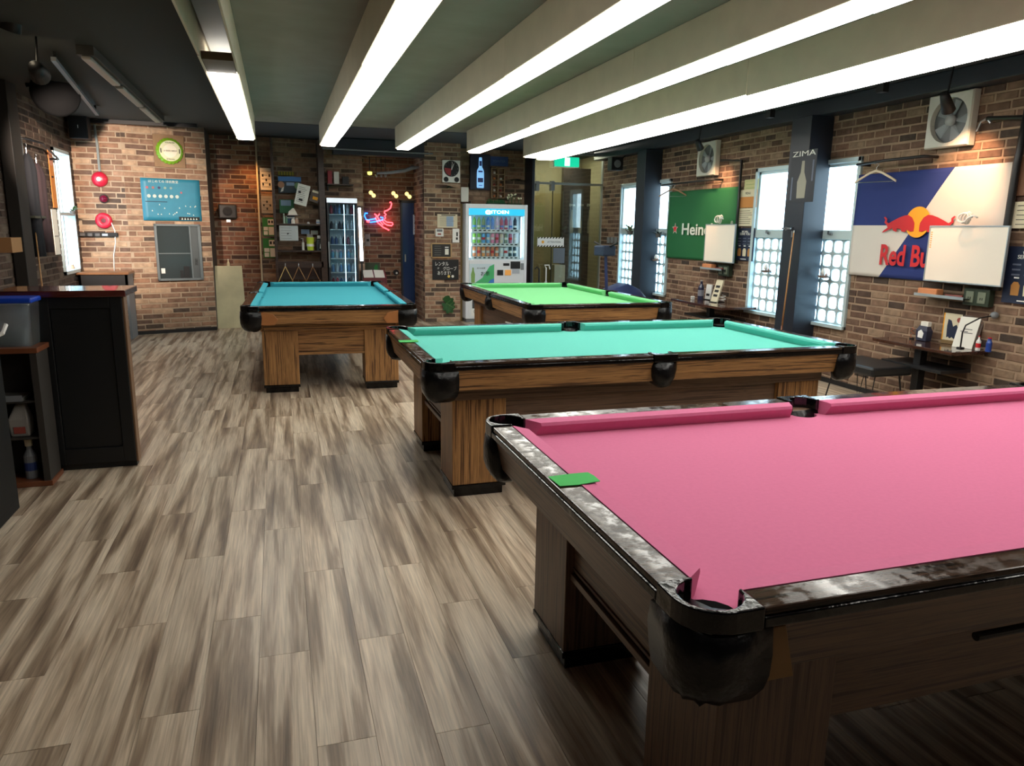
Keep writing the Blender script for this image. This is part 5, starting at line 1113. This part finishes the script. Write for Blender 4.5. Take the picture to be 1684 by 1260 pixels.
t2 = thing('paper_stack', 'white folded paper model on the upper rack shelf', 'paper', (rx(483), RY+.15, rz(350)-.03)); MB().loft([[(-.07, -.05, 0), (.07, -.05, 0), (.07, .05, 0), (-.07, .05, 0)], [(-.06, -.04, .05), (.05, -.04, .05), (.05, .04, .05), (-.06, .04, .05)], [(.0, -.01, .1), (.02, -.01, .1), (.02, .01, .1), (0, .01, .1)]]).build('folded_card', PAPER, t2); B(-.08, .08, -.06, .06, -.006, 0).build('base_card', WHITE, t2)
B(-.12, .12, -.08, .08, -.012, 0).build('small_shelf', DWOOD, t, loc=(rx(483)-ro, .15, rz(350)-.037))
zs = rz(368)+.001
for dx_, r_, h_, m_, lab in ((468, .016, .15, mat('pale_can', (180, 200, 180), .4), 'thin pale spray bottle'), (472, .016, .11, mat('mint', (110, 160, 130), .4), 'short mint green bottle'), (483, .03, .08, PAPER, 'squat white jar'), (489, .03, .085, mat('beige_jar', (190, 160, 140), .5), 'squat beige jar'), (508, .02, .03, WHITE, 'small white lid')):
    bottle('jar', lab+' on the upper rack shelf', 'jar', (rx(dx_), RY+.1, zs), r_, h_, m_, neck=.6)
t2 = thing('carton', 'blue carton box behind the jars on the upper rack shelf', 'box', (rx(479), RY+.2, zs)); B(-.06, .06, -.04, .04, 0, .13).build('carton_body', mat('carton_blue', (50, 90, 120), .5), t2, .003); B(-.061, .061, -.041, .041, .08, .1).build('print_band', WINK, t2)
t2 = thing('carton', 'small white carton at the right end of the upper rack shelf', 'box', (rx(525), RY+.1, zs)); B(-.035, .035, -.03, .03, 0, .065).build('carton_body', WHITE, t2, .003); B(-.036, .036, -.031, .031, .02, .03).build('print_band', BLU, t2)
o, w, h = flat(RF, 'print_sheet', 'wide pale drawing sheet hung under the upper rack shelf', 'poster', (459, 371, 491, 396), mat('pale_print', (176, 184, 184), .7), off=-.01); fine_lines(o, w, h, 5, mat('grey_ink', (120, 120, 116), .7), x0=-.42, x1=.3); decal(o, INK, [(-.1, -.1), (.0, -.05), (-.02, .03), (-.1, .0)], w, h)
o, w, h = flat(RP, 'print_sheet', 'small pale blue card in the middle of the rack', 'card', (495, 377, 509, 385), mat('pale_blue_ink', (150, 176, 206), .7)); fine_lines(o, w, h, 2, INK)
o, w, h = flat(RP, 'print_sheet', 'small white card right of the pale blue card', 'card', (511, 379, 523, 386), PAPER); fine_lines(o, w, h, 2, INK)
zs = rz(412)+.001
t2 = thing('tumbler', 'tall lime-yellow cup on the lower rack shelf', 'cup', (rx(510), RY+.12, zs)); MB().lathe([(.001, 0), (.048, 0), (.062, .2), (.055, .2), (.045, .02), (.001, .02)], (0, 0, 0), 18).build('cup', mat('lime', (200, 216, 60), .4), t2, smooth=False); MB().lathe([(.056, .06), (.058, .1)], (0, 0, 0), 18).build('pale_print', PAPER, t2)
for k in range(5): 
    q_ = MB().tube([(-.03+k*.015, 0, .1), (-.04+k*.02, .01, .25)], .004, 6).build('chalk_stick', WHITE, t2)
t2 = thing('milk_jug', 'black and white spotted jug with cap on the lower rack shelf', 'jug', (rx(525), RY+.12, zs)); MB().lathe([(.001, 0), (.055, 0), (.06, .1), (.05, .16), (.025, .19), (.025, .21)], (0, 0, 0), 16).build('jug_body', BLACK, t2); MB().lathe([(.052, .155), (.026, .19), (.03, .23), (.001, .23)], (0, 0, 0), 14).build('jug_top', WHITE, t2); MB().prism([(.0, .03), (.04, .03), (.045, .09), (.01, .1)], 0, .002, f=lambda a, b, c: (a, -.058-c, b)).build('white_spot', WHITE, t2)
t2 = thing('dispenser', 'small white dispenser left of the lime cup', 'dispenser', (rx(498), RY+.15, zs)); MB().lathe([(.001, 0), (.02, 0), (.02, .12)], (0, 0, 0), 12).build('bottle_body', PAPER, t2); MB().tube([(0, 0, .12), (0, 0, .18), (-.03, -.02, .18)], .006, 6).build('pump', WHITE, t2)
# triangles
TRI = [mat('tri_pale', (206, 176, 110), .4), mat('tri_mid', (150, 112, 70), .4), mat('tri_dark', (128, 88, 52), .4)]
for i, px in enumerate((469, 491, 514)):
    c = P(px, 437, Y=RY-.02); s = .3
    t2 = thing('ball_rack', ['pale wooden ball triangle hanging on the left hook of the rack', 'brown wooden ball triangle hanging on the middle hook of the rack', 'dark brown wooden ball triangle hanging on the right hook of the rack'][i], 'triangle', (c.x, RY-.015-.03*i, c.z))
    tri = [(0, 0), (s/2, -s*.866), (-s/2, -s*.866)]; tri = [(x*.8, z*1.0) for x, z in tri]
    k_ = .9; cen = (0, -s*.577)
    inn = [(cen[0]+(x-cen[0])*.86, cen[1]+(z-cen[1])*.86) for x, z in tri]
    for a_ in range(3):
        b_ = (a_+1) % 3
        MB().loft([[(tri[a_][0], y, tri[a_][1]), (tri[b_][0], y, tri[b_][1]), (inn[b_][0], y, inn[b_][1]), (inn[a_][0], y, inn[a_][1])] for y in (-.025, .0)]).build('side', TRI[i], t2, .003)
    MB().tube([(0, .01, .04), (0, -.02, .03), (0, -.03, -.012), (0, .0, -.02)], .004, 6).build('hook', STEEL, t2)
# posters left of the rack, conduit
tag(MB().tube([P(420, 222, Y=12.42), P(431, 462, Y=12.42), (P(431, 462, Y=12.42).x+.0, 12.42, .02)], .014, 8).build('conduit_pipe', mat('cream_pipe', (206, 196, 170), .5), smooth=True), 'cream conduit pipe running down the brick corner left of the rack', 'pipe')
for i, (bx_, lab) in enumerate((((427, 276, 449, 313), 'white sheet of small drawings, topmost left of the rack'), ((429, 322, 450, 351), 'grey photo sheet left of the rack, second from the top'))):
    o, w, h = flat(WC, 'poster', lab, 'poster', bx_, PAPER if i == 0 else mat('grey_photo', (160, 156, 148), .7)); fine_lines(o, w, h, 5, mat('grey_ink', (120, 120, 116), .7))
    for a_ in range(3):
        for b_ in range(3): 
            if (a_+b_+i) % 2 == 0: decal(o, INK, rectpts(-.35+a_*.27, -.22+a_*.27, .1-b_*.2, .22-b_*.2), w, h, y=-.0108)
for i, (bx_, lab) in enumerate((((431, 358, 452, 388), 'green board with white cards, upper one left of the rack'), ((432, 392, 456, 424), 'green board with white cards, lower one left of the rack'))):
    o, w, h = flat(WC, 'notice_board', lab, 'notice board', bx_, mat('board_green', (50, 124, 58), .7), th=.012)
    for rc in ((-.05, .45, .1, .42), (.0, .45, -.45, .0), (-.42, -.05, -.2, .0), (-.42, -.08, -.45, -.24)): MB().box(rc[0]*w, rc[1]*w, -.0135, -.012, rc[2]*h, rc[3]*h).build('card', PAPER, o)
    MB().box(.0*w, .15*w, -.0142, -.0135, .2*h, .35*h).box(.25*w, .4*w, -.0142, -.0135, .2*h, .35*h).build('card_print', INK, o)
# ---- nook: leaning board, dark speaker, bottle ledge
pb0, pb1 = P(357, 541, Z=0), P(399, 537, Z=0)
t = tag(MB().hexa([(-.02, 0, 0), (.42, 0, 0), (.42, .02, 0), (-.02, .02, 0), (.02, .14, .93), (.40, .14, .93), (.40, .16, .93), (.02, .16, .93)]).build('leaning_board', mat('stained_board', (186, 180, 146), .6, noise=.22, nscale=3)), 'pale stained board leaning in the brick recess left of the blue table', 'board'); t.location = (pb0.x+.01, pb0.y+.02, 0); t.rotation_euler = (0, 0, .1)
t = thing('wall_speaker', 'black box speaker on the wall in the brick recess', 'speaker', WC.hit(375, 348, .02)); MB().box(-.13, .13, -.12, 0, -.11, .11).build('case', mat('speaker_black', (30, 26, 24), .5), t, .02); MB().lathe([(.07, -.122), (.04, -.126), (.001, -.124)], (0, 0, 0), 18, 'y').build('cone', INK, t); B(-.03, .03, -.02, .0, -.16, -.11).build('bracket', STEEL, t)
t = thing('wall_shelf', 'small dark shelf in the brick recess above the leaning board', 'shelf', WC.hit(368, 444, .02)); B(-.12, .2, -.14, 0, -.015, 0).build('board', DWOOD, t); B(-.02, .0, -.1, 0, -.08, -.015).build('bracket', BLACK, t)
q = t.location; bottle('jar', 'cream bottle standing on the small shelf in the brick recess', 'bottle', (WC.hit(376, 443, .08).x, 12.42, q.z+.001), .022, .17, mat('cream_bottle', (216, 206, 170), .4), neck=.4)
t = thing('paper_roll', 'small white box on the top edge of the leaning board', 'box', (P(362, 446, Y=12.1).x, 12.1, P(362, 447, Y=12.1).z-.02)); B(-.05, .05, -.03, .04, 0, .045).build('case', WHITE, t, .004); B(-.052, .052, -.032, .042, .015, .022).build('seam', GREY, t)
spotlight('small spotlight on the ceiling of the brick recess', (-.38, 11.95, 2.74), (-.4, 12.5, 1.6), 38, (255, 176, 100), 80, r=.035, ln=.09)

# ---- angled wall: bottle cap sign, blue poster, hatch
wbn = WB_
c_, w, h = size(wbn, 250, 220, 305, 277, .02)
t = thing('bottle_cap_sign', 'round green and white bottle-cap sign on a square brown board', 'sign', c_, wbn.rz)
B(-w/2, w/2, -.02, 0, -h/2, h/2).build('back_board', mat('kraft', (140, 112, 84), .8, noise=.1), t)
n = 42; rr_ = w*.44
rings = []
for y_, k in ((-.021, 1.0), (-.05, .99), (-.075, .86), (-.082, .8)):
    rings.append([(math.cos(2*PI*i/n)*rr_*k*(1+(.045*math.sin(2*PI*i/n*21/1) if False else (.03 if i % 2 else -.02))*(1 if y_ > -.06 else 0)), y_, math.sin(2*PI*i/n)*rr_*k*(1+((.03 if i % 2 else -.02))*(1 if y_ > -.06 else 0))) for i in range(n)])
cap = MB().loft(rings).build('cap_rim', mat('cap_green', (120, 168, 40), .35), t)
MB().lathe([(.001, -.084), (rr_*.78, -.084), (rr_*.8, -.08)], (0, 0, 0), 36, 'y').build('cap_face', mat('cap_cream', (214, 216, 180), .5), cap)
MB().lathe([(.001, -.086), (rr_*.5, -.086), (rr_*.52, -.084)], (0, 0, 0), 36, 'y').build('cap_centre', mat('cap_white', (232, 226, 204), .5), cap)
text('LA BIERE DEPOT', INK, cap, (0, -.088, 0), 0, w=rr_*1.0, h=.02); text('TASTE & REAL BEER', INK, cap, (0, -.0865, rr_*.62), 0, w=rr_*.7, h=.016); text('ESTABLISHED', INK, cap, (0, -.0865, -rr_*.63), 0, w=rr_*.6, h=.016)
for s_ in (-1, 1): MB().box(s_*rr_*.68-.006, s_*rr_*.68+.006, -.087, -.085, -.03, .03).build('side_mark', INK, cap)
o, w, h = flat(wbn, 'poster', 'large teal poster with rows of small round pictures', 'poster', (230, 292, 332, 364), TEALP, th=.004, wob=.004)
text('はじめての 球技教室', mat('pale_ink', (206, 216, 206), .7), o, (-.12*w, -.011, .43*h), 0, w=.5*w)
for i, (c3) in enumerate(((170, 90, 100), (150, 100, 100), (50, 50, 90), (130, 160, 150), (120, 150, 150))): MB().lathe([(.018, 0), (.018, .0015)], ((-.4+.1*i)*w, -.0105, .28*h), 10, 'y').build('round_print', mat('rp%d' % i, c3, .6), o)
for i in range(6): MB().lathe([(.024, 0), (.024, .0015)], ((-.38+.095*i)*w, -.0105, .08*h), 12, 'y').build('round_print', mat('rp_pale', (180, 196, 190), .6), o)
MB().lathe([(.014, 0), (.014, .0015)], (.17*w, -.0105, .18*h), 10, 'y').build('round_print', M['rp0'], o)
decal(o, mat('dark_teal', (30, 70, 90), .6), rectpts(-.45, -.08, -.06, -.04), w, h, y=-.0095)
decal(o, INK, rectpts(.1, .46, -.48, -.4), w, h, y=-.0095)
mb = MB(); rr = random.Random(4)
for i in range(18):
    x, z = rr.uniform(-.4, .46), rr.uniform(-.38, -.1); mb.prism([((x-.01)*w, z*h-.006), ((x+.012)*w, z*h-.006), (x*w, z*h+.014)], 0, .001, f=lambda a, b, c: (a, -.0105-c, b))
for i in range(6): mb.prism([((.14+.05*i)*w, -.47*h), ((.17+.05*i)*w, -.47*h), ((.155+.05*i)*w, -.42*h)], 0, .001, f=lambda a, b, c: (a, -.0115-c, b))
mb.build('small_print', mat('pale_ink', (206, 216, 206), .7), o)
c_, w, h = size(wbn, 252, 368, 334, 460, .012)
t = thing('wall_hatch', 'grey metal framed glass hatch in the angled brick wall', 'hatch', c_, wbn.rz); HG = mat('hatch_grey', (112, 120, 122), .4, metal=.2)
MB().box(-w/2, w/2, -.05, .0, h/2-.03, h/2).box(-w/2, w/2, -.05, .0, -h/2, -h/2+.03).box(-w/2, -w/2+.03, -.05, .0, -h/2, h/2).box(w/2-.035, w/2, -.05, .0, -h/2, h/2).box(.25*w, .28*w, -.045, 0, -h/2, h/2).build('frame', HG, t, .003)
B(-w/2+.03, .25*w, -.02, -.0, -h/2+.03, h/2-.03).build('glass', mat('hatch_glass', (58, 66, 68), .12), t); B(.28*w, w/2-.035, -.024, -.0, -h/2+.03, h/2-.03).build('side_panel', mat('hatch_side', (84, 90, 92), .4), t)
MB().box(-w/2+.03, .25*w, -.026, -.02, -.02, -.008).build('cross_bar', HG, t); B(-w/2+.05, -w/2+.1, -.03, -.02, -h*.37, -h*.28).build('sticker', WHITE, t)
text('消火栓', INK, t, (.37*w, -.026, -.17*h), 0, w=.035, h=.1)
MB().box(.08*w, .2*w, -.03, -.02, -h/2+.03, -h*.25).box(.0*w, .06*w, -.03, -.02, -h/2+.03, -h*.32).build('dark_items', INK, t)
# ---- far-left bright wall
def round_dev(name, label, px, py, r, m, prof, cat, pl=WA):
    t = thing(name, label, cat, pl.hit(px, py, .02)); MB().lathe(prof, (0, 0, 0), 28, 'y').build('shell', m, t, smooth=True); return t
RBELL = mat('bell_red', (196, 34, 60), .35)
t = round_dev('fire_bell', 'red round fire bell with pale centre high on the bright brick wall', 164, 295, .1, RBELL, [(.001, -.06), (.04, -.058), (.075, -.045), (.098, -.015), (.1, 0)], 'alarm bell'); MB().lathe([(.001, -.07), (.028, -.068), (.03, -.055)], (0, 0, 0), 18, 'y').build('centre_cap', PAPER, t)
t = round_dev('alarm_lamp', 'small dark red lamp dome between the two red alarm discs', 171, 327, .05, mat('dark_red_glass', (110, 20, 50), .15), [(.001, -.07), (.03, -.06), (.048, -.03), (.05, 0)], 'alarm lamp'); MB().lathe([(.06, -.006), (.06, .004)], (0, 0, 0), 18, 'y').build('base_ring', INK, t)
t = round_dev('call_point', 'bright red ring alarm push button, lowest of the red discs', 171, 363, .1, RBELL, [(.03, -.03), (.04, -.05), (.09, -.045), (.105, -.02), (.105, 0)], 'alarm button'); MB().lathe([(.001, -.032), (.032, -.03)], (0, 0, 0), 16, 'y').build('button', mat('maroon', (90, 24, 34), .5), t)
tag(MB().tube([WA.hit(155, 205, .04), WA.hit(160, 240, .04), WA.hit(164, 282, .04)], .016, 8).build('conduit_pipe', mat('grey_conduit', (130, 136, 134), .5)), 'grey conduit running down to the fire bell', 'pipe')
t = thing('plug_strip', 'long black power strip under the red alarm button', 'power strip', WA.hit(157, 386, .02)); MB().box(-.3, .28, -.05, 0, -.025, .03).build('case', INK, t, .008)
for k in range(4): MB().box(-.26+k*.09, -.2+k*.09, -.075, -.05, -.02, .02).build('plug', mat('plug_grey', (84, 80, 78), .5), t, .004)
MB().box(.09, .16, -.054, -.05, -.015, .015).build('label_plate', mat('plate_silver', (170, 176, 184), .3), t)
tag(MB().tube([WA.hit(183, 366, .05), WA.hit(189, 380, .05), WA.hit(190, 400, .05), WA.hit(187, 420, .06), WA.hit(188, 446, .08)], .007, 6).build('power_cable', WHITE, smooth=True), 'white cable hanging beside the red alarm button', 'cable')
t = thing('black_speaker', 'black box speaker in the ceiling corner at far left', 'speaker', WA.hit(131, 208, .2)); B(-.11, .11, -.1, .1, -.16, .15).build('case', BLACK, t, .01); MB().tube([(.0, .1, 0), (.1, .1, .1), (.2, .05, .12)], .015, 8).build('arm', BLACK, t); B(-.004, .004, -.102, -.1, -.03, .01).build('status_light', WHITE, t)
# corner desk
cz_ = P(155, 447, Y=11.1).z
t = thing('corner_desk', 'wooden corner desk with dark front under the fire bell', 'desk', (-2.22, 11.15, 0)); B(-.32, .3, -.22, .22, cz_-.03, cz_).build('desk_top', wood('desk_wood', (150, 104, 70), (110, 74, 48), 'x', rough=.3), t, .004)
MB().box(-.3, .28, -.2, -.18, cz_-.3, cz_-.03).build('front_panel', BLACK, t); MB().box(-.3, -.27, -.2, .2, 0, cz_-.03).build('leg_panel', BLACK, t); MB().box(.25, .28, -.2, .2, 0, cz_-.03).build('leg_panel', GREY, t)
for i, (px, py, m_, lab) in enumerate(((117, 446, mat('tan_item', (190, 160, 130), .6), 'small beige cup at the left end of the corner desk'),)):
    bottle('cup', lab, 'cup', (P(px, py, Y=11.0).x, 11.05, cz_+.001), .035, .1, m_, neck=.7)

# ---- left wall dressing
PST = mat('post_brown', (34, 30, 27), .6)
a, b = P(16, 200, X=-2.42), P(32, 200, X=-2.42)
tag(B(-2.53, -2.42, a.y, b.y, 0, CZ-.002).build('timber_post', PST, bevel=.006), 'dark brown timber post against the left wall', 'post')
def lflat(name, label, cat, box, m, **k): return flat(LW, name, label, cat, box, m, **k)
o, w, h = lflat('poster', 'narrow pale blue poster on the left wall beside the timber post', 'poster', (27, 222, 42, 292), mat('pale_poster', (120, 130, 134), .7), off=.02); fine_lines(o, w, h, 8, GREY)
o, w, h = lflat('notice_board', 'dark green chalk panel on the left wall under the pale poster', 'board', (38, 294, 57, 360), mat('slate_green', (44, 50, 48), .6), th=.02); fine_lines(o, w, h, 4, GREY, y=-.021)
t = thing('wall_hook_cord', 'grey looped cord hanging on the dark green panel', 'cord', LW.hit(48, 325, .05), LW.rz); MB().tube([(-.05, 0, .25), (-.01, 0, .05), (.05, 0, -.1), (.02, 0, -.16), (-.04, 0, -.12)], .008, 6).build('cord', GREY, t, smooth=True)
def garment(label, px0, px1, py0, py1, m, off, seed):
    a, b = LW.hit(px0, py0, off), LW.hit(px1, py1, off); c = (a+b)/2; w = max(.12, abs((b-a).dot(LW.u))); h = abs(a.z-b.z); rr = random.Random(seed)
    t = thing('hanging_jacket', label, 'clothing', (c.x, c.y, max(a.z, b.z)), LW.rz); rings = []
    for f, k in ((0, .25), (.06, .7), (.15, 1), (.5, .95), (.8, 1.0), (1, 1.05)):
        rings.append([(math.cos(2*PI*i/16)*w/2*k*(1+.08*math.sin(i*3+f*5)), math.sin(2*PI*i/16)*.06*k*(1+.3*math.sin(i*5)), -f*h) for i in range(16)])
    MB().loft(rings).build('garment', m, t, smooth=True); MB().tube([(0, 0, 0), (0, 0, .05), (.03, 0, .08), (0, 0, .1)], .005, 6).build('hook', STEEL, t)
    return t
garment('dark grey jacket hanging on the left wall, nearest of the clothes', 45, 62, 252, 422, mat('jacket_grey', (26, 28, 34), .9), .1, 1)
garment('plum brown jacket hanging on the left wall between the dark ones', 60, 76, 268, 415, mat('jacket_plum', (48, 34, 38), .9), .12, 2)
o, w, h = lflat('poster', 'orange poster with a face behind the hanging clothes', 'poster', (77, 245, 94, 342), mat('orange_poster', (214, 132, 60), .7), off=.02); MB().lathe([(.09, 0), (.09, .001)], (.0, -.0095, .36*h), 18, 'y').build('face_print', mat('skin_print2', (222, 150, 120), .6), o); decal(o, INK, rectpts(-.3, .2, .02, .05), w, h)
o, w, h = lflat('poster', 'white sheet on the left wall under the orange poster', 'poster', (83, 344, 99, 418), PAPER, off=.02)
decal(o, mat('grey_ink', (120, 120, 116), .7), rectpts(-.4, .4, -.1, -.08), w, h)
pipe('hanging_rail', 'black clothes rail on the left wall above the jackets', [(42, 228), (70, 236), (96, 262)], .012, off=.12, pl=LW)
# cues on the left wall
for i, (px, top, lab) in enumerate(((56, 362, 'pale wooden cue leaning on the left wall behind the counter'),)):
    a = LW.hit(px, top, .1); b = LW.hit(px+15, 480, .25); cue(lab, a, (b.x, b.y, .02))
t = thing('cue_shelf', 'small dark cue bracket on the left wall', 'bracket', LW.hit(52, 357, .06), LW.rz); B(-.25, .25, -.1, .045, -.012, .012).build('bar', mat('bracket_olive', (70, 72, 60), .5), t); B(-.1, -.06, -.05, .045, -.1, -.012).build('arm', BLACK, t)
plant('small green plant on the rail of the narrow bright window', (-2.46, 10.75, 1.64), 12, .12, LEAF, seed=31)
# left ceiling: track, batten, wall fan, spotlights
def bar3(name, label, p0, p1, w_, h_, m, cat):
    p0, p1 = Vector(p0), Vector(p1); d = p1-p0; t = thing(name, label, cat, p0, math.atan2(d.y, d.x)); ln = d.length
    return t, ln
a, b = P(140, 90, Z=2.80), P(262, 200, Z=2.80)
t, ln = bar3('unlit_batten', 'long unlit lamp batten on the dark ceiling at left', a, b, .1, .05, GREY, 'light')
B(0, ln, -.06, .06, 0, CZ-2.80-.002).build('housing', mat('batten_dark', (60, 58, 54), .6), t)
for k in range(3): B(.02+k*ln/3, (k+1)*ln/3-.12, -.035, .035, -.03, -.001).build('dead_tube', mat('tube_off', (150, 146, 138), .4), t, .01)
a, b = P(88, 100, Z=2.78), P(160, 190, Z=2.78)
t, ln = bar3('track_rail', 'thin metal lighting track on the ceiling at far left', a, b, .03, .03, STEEL, 'track')
B(0, ln, -.018, .018, 0, .03).build('rail', GREY, t); B(.1, .14, -.01, .01, .03, CZ-2.78-.002).build('hanger', BLACK, t); B(ln-.2, ln-.16, -.01, .01, .03, CZ-2.78-.002).build('hanger', BLACK, t)
p = P(66, 124, X=-1.6)
spotlight('lit black spotlight on the left, aimed at the bright brick wall', p, (-2.1, 11.4, 1.78), 1500, (255, 232, 212), 36, r=.07, ln=.18, e=30)
p2 = P(16, 50, X=-1.7)
spotlight('black spotlight with a dim orange bulb at the top left corner', p2, p2+Vector((-.35, .25, -1)), 8, (255, 170, 120), 60, r=.07, ln=.2, e=3)
# wall fan
p = P(90, 154, X=-2.02); t = thing('wall_fan', 'black wall-mounted fan near the ceiling at far left', 'fan', p, R(25)); FBK = mat('fan_black', (12, 12, 13), .85, spec=.1)
MB().lathe([(.001, .06), (.12, .06), (.2, .02), (.22, -.03), (.2, -.08), (.08, -.12), (.001, -.12)], (0, 0, 0), 24, 'y').build('cage', FBK, t, smooth=True); MB().lathe([(.001, .06), (.05, .06), (.07, .18), (.05, .24), (.001, .24)], (0, 0, 0), 16, 'y').build('motor', FBK, t); MB().tube([(0, .18, 0), (-.1, .2, .1), (-.2, .2, CZ-p.z-.02)], .02, 8).build('arm', FBK, t)
# wall items at extreme left
o, w, h = lflat('carton', 'tan cardboard box on the wall shelf at the far left edge', 'box', (-5, 391, 16, 414), mat('cardboard', (150, 112, 72), .8), th=.1, off=.3)

# ---- counter
CR = -.945; CF = 5.08
t = thing('bar_counter', 'black bar counter with a panelled front and red-brown wooden top', 'counter', (CR, CF, 0))
CB = mat('counter_black', (16, 18, 20), .45)
B(-.47, 0, .02, .09, .0, 1.1).build('carcass', CB, t, .003)
MB().box(-.47, -.40, 0, .02, .04, 1.1).box(-.07, 0, 0, .02, .04, 1.1).box(-.4, -.07, 0, .02, .04, .14).box(-.4, -.07, 0, .02, 1.03, 1.1).box(-.398, -.072, .012, .02, .14, 1.03).build('front_panel', CB, t, .003)
B(.0005, .012, .01, .1, .03, 1.1).build('side_panel', mat('side_brown', (112, 84, 60), .5), t, .002)
CTW = wood('counter_top_wood', (92, 42, 34), (62, 28, 24), 'x', rough=.22, coat=.5)
B(-.68, .03, -.03, .38, 1.1, 1.14).build('counter_top', CTW, t, .005)
# shelf unit in front
q0 = P(85, 798, Z=0)
t = thing('shelf_unit', 'small open shelf unit with wooden top left of the black counter', 'shelf', (q0.x, q0.y, 0)); SD = mat('unit_dark', (52, 48, 44), .6); zz = P(66, 572, Y=q0.y).z
B(-.62, .01, -.01, .23, zz-.03, zz).build('unit_top', mat('unit_top_wood', (120, 70, 44), .4), t, .003); B(-.035, 0, 0, .22, .03, zz-.03).build('side', SD, t); B(-.62, -.585, 0, .22, .03, zz-.03).build('side', SD, t)
B(-.62, .01, -.01, .23, 0, .03).build('base_board', mat('unit_top_wood', (120, 70, 44), .4), t, .003); B(-.585, -.035, .2, .22, .03, zz-.03).build('back_panel', SD, t)
for k in (.3, .52): B(-.585, -.035, .01, .2, k-.012, k).build('shelf', SD, t)
qq = Vector((q0.x, q0.y, 0))
def shelf_item(lab, cat, nm, dx, z, mk): 
    t = thing(nm, lab, cat, (qq.x+dx, qq.y+.088, z)); mk(t); return t
shelf_item('white plastic bag on the middle shelf of the small unit', 'bag', 'plastic_bag', -.14, .3005, lambda t: (MB().loft([[(-.05, -.05, 0), (.05, -.05, 0), (.05, .05, 0), (-.05, .05, 0)], [(-.06, -.05, .1), (.05, -.05, .1), (.05, .05, .1), (-.06, .05, .1)], [(-.02, -.02, .19), (.03, -.02, .2), (.03, .02, .2), (-.02, .02, .19)]]).build('bag_body', mat('bag_white', (150, 146, 140), .6), t, .01), B(-.03, .03, -.055, -.052, .02, .06).build('print', mat('dull_red', (150, 70, 60), .6), t)))
shelf_item('dark appliance on the middle shelf of the small unit', 'appliance', 'appliance', -.36, .3005, lambda t: (B(-.12, .12, -.06, .08, 0, .15).build('case', BLACK, t, .01), B(-.06, .06, -.065, -.06, .04, .1).build('panel', GREY, t)))
shelf_item('white spray bottle with blue label on the bottom shelf of the small unit', 'bottle', 'cleaner_bottle', -.12, .0305, lambda t: (MB().lathe([(.001, 0), (.035, 0), (.035, .14), (.014, .18), (.014, .21)], (0, 0, 0), 14).build('bottle_body', mat('cleaner_white', (130, 134, 140), .4), t), MB().lathe([(.02, .2), (.022, .24), (.001, .24)], (0, 0, 0), 12).build('cap', CREAM, t), MB().lathe([(.036, .05), (.036, .1)], (0, 0, 0), 14).build('label_band', mat('label_blue', (50, 70, 130), .5), t)))
shelf_item('dark box on the bottom shelf of the small unit', 'box', 'storage_box', -.36, .0305, lambda t: (B(-.12, .12, -.08, .1, 0, .16).build('case', mat('box_dark', (36, 36, 40), .6), t, .008), B(-.05, .05, -.083, -.08, .05, .09).build('label_plate', GREY, t)))
shelf_item('grey tray on the top shelf of the small unit', 'tray', 'tray', -.3, .5205, lambda t: (B(-.2, .2, -.08, .1, 0, .02).build('tray_base', mat('tray_grey', (120, 120, 116), .5), t), B(-.2, .2, -.085, -.08, 0, .035).build('lip', GREY, t)))
# clear box with blue lid
CLB = glass('clear_plastic', (222, 230, 236), .12, .5)
p = P(38, 566, Y=q0.y+.1)
t = thing('storage_tub', 'tall clear plastic tub with a blue lid on the small shelf unit', 'tub', (p.x-.04, q0.y+.13, zz+.001)); h_ = P(38, 492, Y=q0.y+.1).z-zz
MB().loft([[(-.1, -.08, 0), (.1, -.08, 0), (.1, .08, 0), (-.1, .08, 0)], [(-.115, -.09, h_-.02), (.115, -.09, h_-.02), (.115, .09, h_-.02), (-.115, .09, h_-.02)]]).build('tub', CLB, t, .01); B(-.125, .125, -.1, .1, h_-.02, h_+.01).build('lid', mat('lid_blue', (24, 70, 190), .4), t, .008)
MB().box(-.07, .06, -.06, .05, .004, .1).build('contents', mat('pale_contents', (150, 150, 140), .7), t, .01); MB().box(-.12, -.1, -.11, -.09, h_-.09, h_-.02).build('clip', WHITE, t, .003)
# near-left black cabinet
t = thing('side_cabinet', 'black cabinet with dark red top at the left edge', 'cabinet', (-1.435, 3.93, 0)); q1 = P(32, 830, Z=.0)
B(-.6, .06, 0, .36, .06, 1.08).build('carcass', mat('cabinet_black', (12, 15, 17), .55, spec=.2), t, .004); B(-.62, .075, -.02, .38, 1.08, 1.12).build('cabinet_top', CTW, t, .005); B(-.6, .0, .02, .34, 0, .06).build('plinth', BLACK, t); MB().box(.06, .068, .04, .32, .12, 1.02).build('side_moulding', mat('cabinet_black', (12, 15, 17), .55, spec=.2), t, .003)
MB().tube([(.06, .28, .98), (.1, .3, 1.0), (.11, .33, 1.04)], .012, 8).build('white_hook', WHITE, t)
# low bench beyond the pink table
t = thing('low_bench', 'low bench with pale plank top under the near wall table, just beyond the pink table', 'bench', (5.13, 4.47, 0))
B(-.3, .3, -.18, .18, .27, .3).build('plank_top', mat('pale_plank', (206, 186, 158), .5, noise=.08), t, .003)
for a in (-1, 1):
    for b in (-1, 1): B(a*.27-.02, a*.27+.02, b*.15-.02, b*.15+.02, 0, .27).build('leg', BLACK, t)
